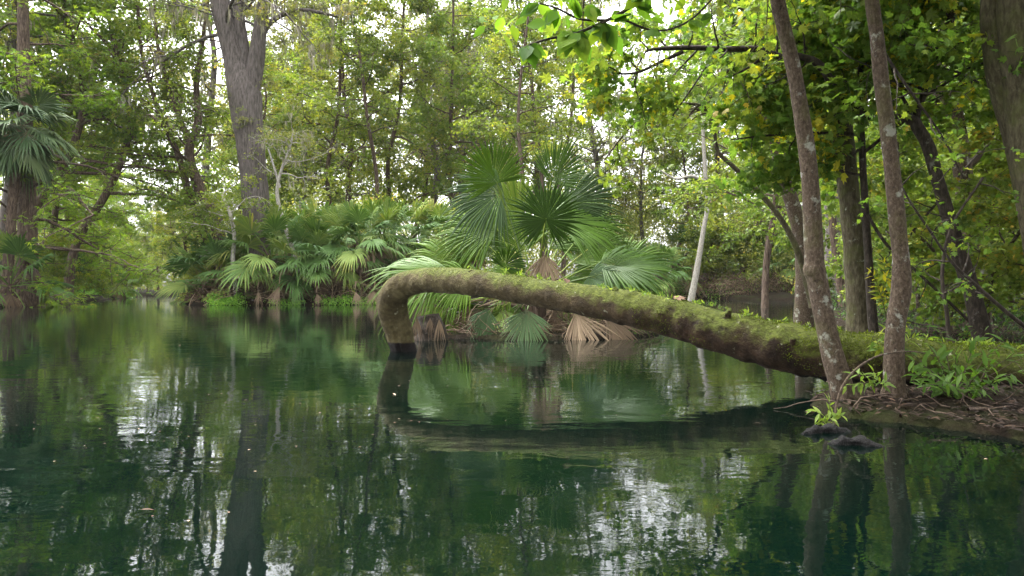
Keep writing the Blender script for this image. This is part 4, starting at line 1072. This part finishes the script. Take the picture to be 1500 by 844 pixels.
# leaf litter and twigs on the near bank
lf = Leaves(); n = 26000
Yl = 2.2 + 14 * U(0, 1, n) ** 1.6; X = Yl * U(-.15, .9, n); z = ground_z(X, Yl); k = z > .012
p = np.stack([X, Yl, z + .012], -1)[k]; n = len(p)
lf.put(p, nrm(rvec(n) * np.array([1, 1, .2])), nrm(rvec(n) * .35 + np.array([0, 0, 1.])), U(.02, .065, n), np.clip(rng.beta(1.2, 3.6, n), 0, 1))
tag(lf.bake(MB(), LANCE).build('leaf_litter', M['litter']), 'brown leaf litter over the dark soil of the near right bank', 'leaf litter', kind='stuff')
tw = MB()
for k in range(1200):
    x, y = U(1.5, 6), U(2.6, 9)
    if gz1(x, y) < .0: continue
    p = np.array([x, y, gz1(x, y) + .01]); d = nrm(rng.normal(size=3) * np.array([1, 1, .25]) + np.array([0, 0, .12]))
    tube(tw, branch(p, d, U(.06, .45), 5, .3, -.05), np.linspace(.0038, .0012, 6) * U(.5, 1.3), 4)
tag(tw.build('twigs', M['bark_brown']), 'tangle of fallen twigs on the near right bank', 'twigs', kind='stuff')
# brown tangle of dead fronds and roots under the bank palms
tg = MB(); lf = Leaves()
for k in range(4200):
    if k % 3 == 0: px, Y = U(285, 660), U(29.8, 32.5)
    else: px, Y = U(880, 1180), U(48.5, 53.5)
    x = (px - 750) / F * Y
    z = gz1(x, Y)
    if z < -.15: continue
    p = np.array([x, Y, max(z, 0) + U(0, .5 if Y < 40 else 1.1)]); d = nrm(rng.normal(size=3) * np.array([1, .6, .8]) + np.array([0, 0, .1]))
    tube(tg, branch(p, d, U(.5, 1.8), 4, .2, -.25), np.linspace(.022, .008, 5), 3, var=U(0, 1))
for k in range(900):     # over the root clump of the central palm
    x, y = U(-1.2, 2.0), U(9.0, 11.0); z = gz1(x, y)
    if z < -.12: continue
    p = np.array([x, y, max(z, 0) + U(0, .15)]); d = nrm(rng.normal(size=3) * np.array([1, .6, .5]) + np.array([0, 0, .15]))
    tube(tg, branch(p, d, U(.1, .5), 4, .2, -.25), np.linspace(.008, .003, 5), 3, var=U(0, .8))
tag(tg.build('root_tangle', M['frond_dead']), 'brown tangle of dead stalks and roots along the foot of the palms', 'roots', kind='stuff')
# dead fronds hanging into the water along the palm bank: each one a fallen frond of its own
for k, (px, Y, lab) in enumerate(((377, 29.3, 'tan dead frond hanging to the water right of the white curved trunk'), (409, 29.2, 'large tan dead frond at the water just left of the yellow green one'),
        (436, 29.1, 'yellow green fallen frond pointing down into the water'), (463, 29.2, 'small tan dead frond at the waterline right of the yellow green one'),
        (520, 29.4, 'tan dead frond at the water left of the bend of the fallen trunk'), (548, 29.4, 'brown dead frond at the waterline just left of the bend'), (1015, 49.5, 'tan dead frond skirt at the foot of the thin white tree'))):
    x = (px - 750) / F * Y; mb = MB(); R_ = U(.55, .95) if Y < 40 else 1.6
    fan(mb, np.array([0, 0, R_ * .98]), np.array([U(-.35, .35), -.1, -1.]), np.array([U(-.5, .5), -1, .15]), R_, U(.35, .8), 20, .0, U(.0, .2), .5, v=U(.35, .75) if k != 2 else .5, ragged=.22)
    stalk(mb, [0, .2, R_ * 1.5], [0, 0, R_ * .97], .02, .02, .6)
    o = mb.build('fallen_frond', M['frond_dead'] if k != 2 else M['frond_far']); o.location = (x, Y, .0); tag(o, lab, 'dead frond', 'dead fronds at the waterline')
# bright green ground plants at the waterline
lf = Leaves()
for (pa, pb, ya, yb, n, zt) in ((308, 352, 28.9, 30.0, 1500, .30), (478, 560, 28.9, 30.6, 3200, .32), (395, 440, 29.2, 30, 500, .15), (60, 190, 34, 54, 4500, .9), (930, 1180, 49.5, 54.5, 6500, 1.1), (250, 300, 60, 72, 1200, .7)):
    px = U(pa, pb, n) + rng.normal(size=n) * (pb - pa) * .13; Y = U(ya, yb, n); x = (px - 750) / F * Y
    if pa == 60: Y = 24 + (px - 0) * .17 + U(0, 5, n); x = (px - 750) / F * Y
    z = np.maximum(ground_z(x, Y), 0)
    k = ground_z(x, Y) > -.35
    hump = .35 + .65 * np.abs(np.sin(x * 2.1 + 1)) ** 1.5
    p = np.stack([x, Y, z + U(0, 1, n) ** 1.5 * zt * hump], -1)[k]; m_ = len(p)
    lf.put(p, nrm(rvec(m_) + np.array([0, -.3, .4])), nrm(rvec(m_) * .7 + np.array([0, 0, 1.])), (.16 if pa < 300 else .05 if yb < 17 else .09) * U(.6, 1.3, m_), U(0, 1, m_))
tag(lf.bake(MB(), CARD).build('ground_cover', M['duckweed'], smooth=False), 'bright green low plants along the waterline', 'ground cover', kind='stuff')
lf = Leaves()
for (pa, pb, ya, yb, n, zt, sz) in ((1240, 1520, 5.4, 16, 5000, .30, .06), (1180, 1300, 14, 34, 3000, .6, .09), (1240, 1500, 14, 30, 4000, .6, .09), (1330, 1520, 4.4, 6, 900, .12, .045)):
    px = U(pa, pb, n); Y = U(ya, yb, n); x = (px - 750) / F * Y; z = ground_z(x, Y)
    cl = pnoise(np.stack([x, Y, x * 0], 1), 1.8, 31, 2)
    k = (z > 0) & (cl > -.1)
    p = np.stack([x, Y, np.maximum(z, 0) + U(0, 1, n) ** 1.4 * zt], -1)[k]; m_ = len(p)
    lf.put(p, nrm(rvec(m_) + np.array([0, -.2, .3])), nrm(rvec(m_) * .7 + np.array([0, 0, 1.])), sz * U(.6, 1.4, m_), U(.1, 1, m_))
tag(lf.bake(MB(), LANCE).build('bank_plants', M['leaf_dark'], smooth=False), 'dark low plants scattered over the shaded right bank', 'ground cover', kind='stuff')
# undergrowth behind the palms
lf = Leaves()


def clumps(lf, n, fx, fy, fz, per, rad, size):
    for k in range(n):
        px, Y = U(*fx), U(*fy); x = (px - 750) / F * Y
        if inside_sd(np.array([x]), np.array([Y]))[0] < .3: continue
        c = np.array([x, Y, U(*fz)]); m_ = int(per * U(.6, 1.3)); r = rad * U(.6, 1.4)
        p = c + nrm(rng.normal(size=(m_, 3))) * r * U(.35, 1, (m_, 1)) * np.array([1.2, 1, .8])
        lf.put(p, nrm(rvec(m_) + np.array([0, 0, -.3])), nrm(rvec(m_) + np.array([0, -.2, .6])), size * U(.6, 1.3, m_), np.clip(U(.1, .8) + rng.normal(size=m_) * .12, 0, 1))


clumps(lf, 560, (250, 1300), (36, 60), (.5, 6.5), 85, 1.2, .19)
clumps(lf, 190, (840, 1060), (56, 68), (2.5, 11), 85, 1.3, .22)
clumps(lf, 120, (-250, 170), (30, 60), (.3, 4.5), 85, 1.1, .19)
clumps(lf, 130, (1240, 1800), (14, 40), (.2, 4.0), 80, .8, .13)
tag(lf.bake(MB(), CARD).build('undergrowth', M['leaf_olive'], smooth=False), 'dense leafy undergrowth filling the wood behind the palms', 'undergrowth', kind='stuff')
lf = Leaves()
for k in range(3300):
    px = U(-500, 2000); Y = U(66, 112)
    if 165 < px < 300: Y = U(92, 120)
    x = (px - 750) / F * Y
    top = 22 * Y / 85 + 3.0 * math.sin(px * .021) + 2.0 * math.sin(px * .057 + 1)
    if 170 < px < 310: top = 11
    if 860 < px < 950: top = 12
    c = np.array([x, Y, U(0, 1) ** .8 * top]); m_ = 75; r = 2.0 * U(.6, 1.4)
    p = c + nrm(rng.normal(size=(m_, 3))) * r * U(.35, 1, (m_, 1))
    lf.put(p, nrm(rvec(m_) + np.array([0, 0, -.3])), nrm(rvec(m_) + np.array([0, -.2, .6])), .42 * U(.6, 1.3, m_), np.clip(U(.15, .85) + rng.normal(size=m_) * .12, 0, 1))
tag(lf.bake(MB(), CARD).build('far_wood', M['leaf_olive'], smooth=False), 'far off wood closing the view behind the trees', 'wood', kind='stuff')

# flecks of pollen and leaf scraps drifting on the water
lf = Leaves(); n = 2600
py = 425 + 14 * np.exp(U(0, 1, n) * 3.3); Y = 650 / (py - 425); px = U(-100, 1600, n); x = (px - 750) / F * Y
cl = pnoise(np.stack([x, Y, x * 0], 1), .9, 41, 3); near = np.clip(1 - np.abs(inside_sd(x, Y)) / 1.2, 0, 1)
k = (ground_z(x, Y) < -.02) & (cl + near * 1.3 > U(.1, 1.3, n))
m_ = k.sum(); lf.put(np.stack([x, Y, x * 0 + .004], 1)[k], nrm(rvec(m_) * np.array([1, 1, .02])), nrm(rvec(m_) * .05 + np.array([0, 0, 1.])), (.004 + .0016 * Y[k]) * U(.6, 2.2, m_), U(.3, 1, m_))
tag(lf.bake(MB(), CARD).build('floating_debris', M['litter'], smooth=False), 'tiny flecks and leaf scraps drifting on the water', 'floating debris', kind='stuff')
# floating leaves
for k, (px, py, s, v, lab) in enumerate(((575, 578, .05, 1.0, 'pale leaf floating below the bent end of the fallen trunk'), (1290, 603, .09, .7, 'brown leaf floating between the two slender foreground trunks'),
                                         (1402, 626, .10, .95, 'pale brown leaf floating under the leafy plant'), (1475, 634, .11, .95, 'pale dead leaf floating at the right edge'), (1180, 606, .07, .8, 'yellow brown leaf floating left of the seedling'),
                                         (1115, 622, .04, .6, 'tiny leaf floating on the dark reflection of the fallen trunk'), (205, 750, .04, .75, 'orange brown leaf floating at the lower left'))):
    c = W(px, py, 650 / (py - 425)); c[2] = .006
    single_leaf('floating_leaf', 'litter', c, s, (U(-1, 1), U(-.3, .3), 0), (0, 0, 1), lab, tpl=LANCE, v=v)

# the damp air over the spring run
hm, hn, ho = newmat('damp_air')
pv = hn.nodes.new('ShaderNodeVolumePrincipled'); pv.inputs['Color'].default_value = (.95, .96, .93, 1)
pv.inputs['Density'].default_value = .00013; pv.inputs['Anisotropy'].default_value = .2
hn.links.new(pv.outputs[0], ho.inputs['Volume'])
mb = MB(); c = np.array([[x, y, z] for x in (-155, 155) for y in (-55, 210) for z in (-4.5, 45)])
mb.add(c, [[0, 1, 3, 2], [4, 6, 7, 5], [0, 4, 5, 1], [2, 3, 7, 6], [0, 2, 6, 4], [1, 5, 7, 3]])
tag(mb.build('haze', hm, smooth=False), kind='stuff')

# ------------------------------------------------------------------ light, sky, camera
SE, SR = math.radians(68), math.radians(-60)     # elevation; azimuth from +Y towards +X
sun = bpy.data.objects.new('sun', bpy.data.lights.new('sun', 'SUN')); COL.objects.link(sun)
sun.data.energy = .8; sun.data.angle = math.radians(40); sun.data.color = (1, .97, .92)
sd = Vector((math.sin(SR) * math.cos(SE), math.cos(SR) * math.cos(SE), math.sin(SE)))
sun.rotation_euler = sd.to_track_quat('Z', 'Y').to_euler()
wld = bpy.data.worlds.new('World'); scene.world = wld; wld.use_nodes = True
nt = wld.node_tree; bg = nt.nodes['Background']
sky = nt.nodes.new('ShaderNodeTexSky'); sky.sky_type = 'NISHITA'; sky.sun_disc = False
sky.sun_elevation = SE; sky.sun_rotation = SR; sky.air_density = 1.0; sky.dust_density = 6.0; sky.ozone_density = 1.0
hs = nt.nodes.new('ShaderNodeHueSaturation'); hs.inputs['Saturation'].default_value = .04
nt.links.new(sky.outputs[0], hs.inputs['Color']); nt.links.new(hs.outputs[0], bg.inputs[0])
bg.inputs[1].default_value = .15

cam = bpy.data.objects.new('camera', bpy.data.cameras.new('camera')); COL.objects.link(cam)
cam.location = (0, 0, CAMH); cam.rotation_euler = (math.radians(90), 0, 0)
cam.data.lens = 24.0; cam.data.sensor_width = 36.0; cam.data.shift_y = (HZ - 422) / 1500.0
cam.data.clip_start = .05; cam.data.clip_end = 1000
scene.camera = cam
scene.view_settings.view_transform = 'Standard'; scene.view_settings.look = 'None'; scene.view_settings.gamma = 1.0
scene.view_settings.exposure = 2.95
cy = scene.cycles
cy.use_denoising = True
cy.max_bounces = 8; cy.diffuse_bounces = 4; cy.glossy_bounces = 3; cy.transmission_bounces = 4; cy.transparent_max_bounces = 8
cy.sample_clamp_indirect = 6.0
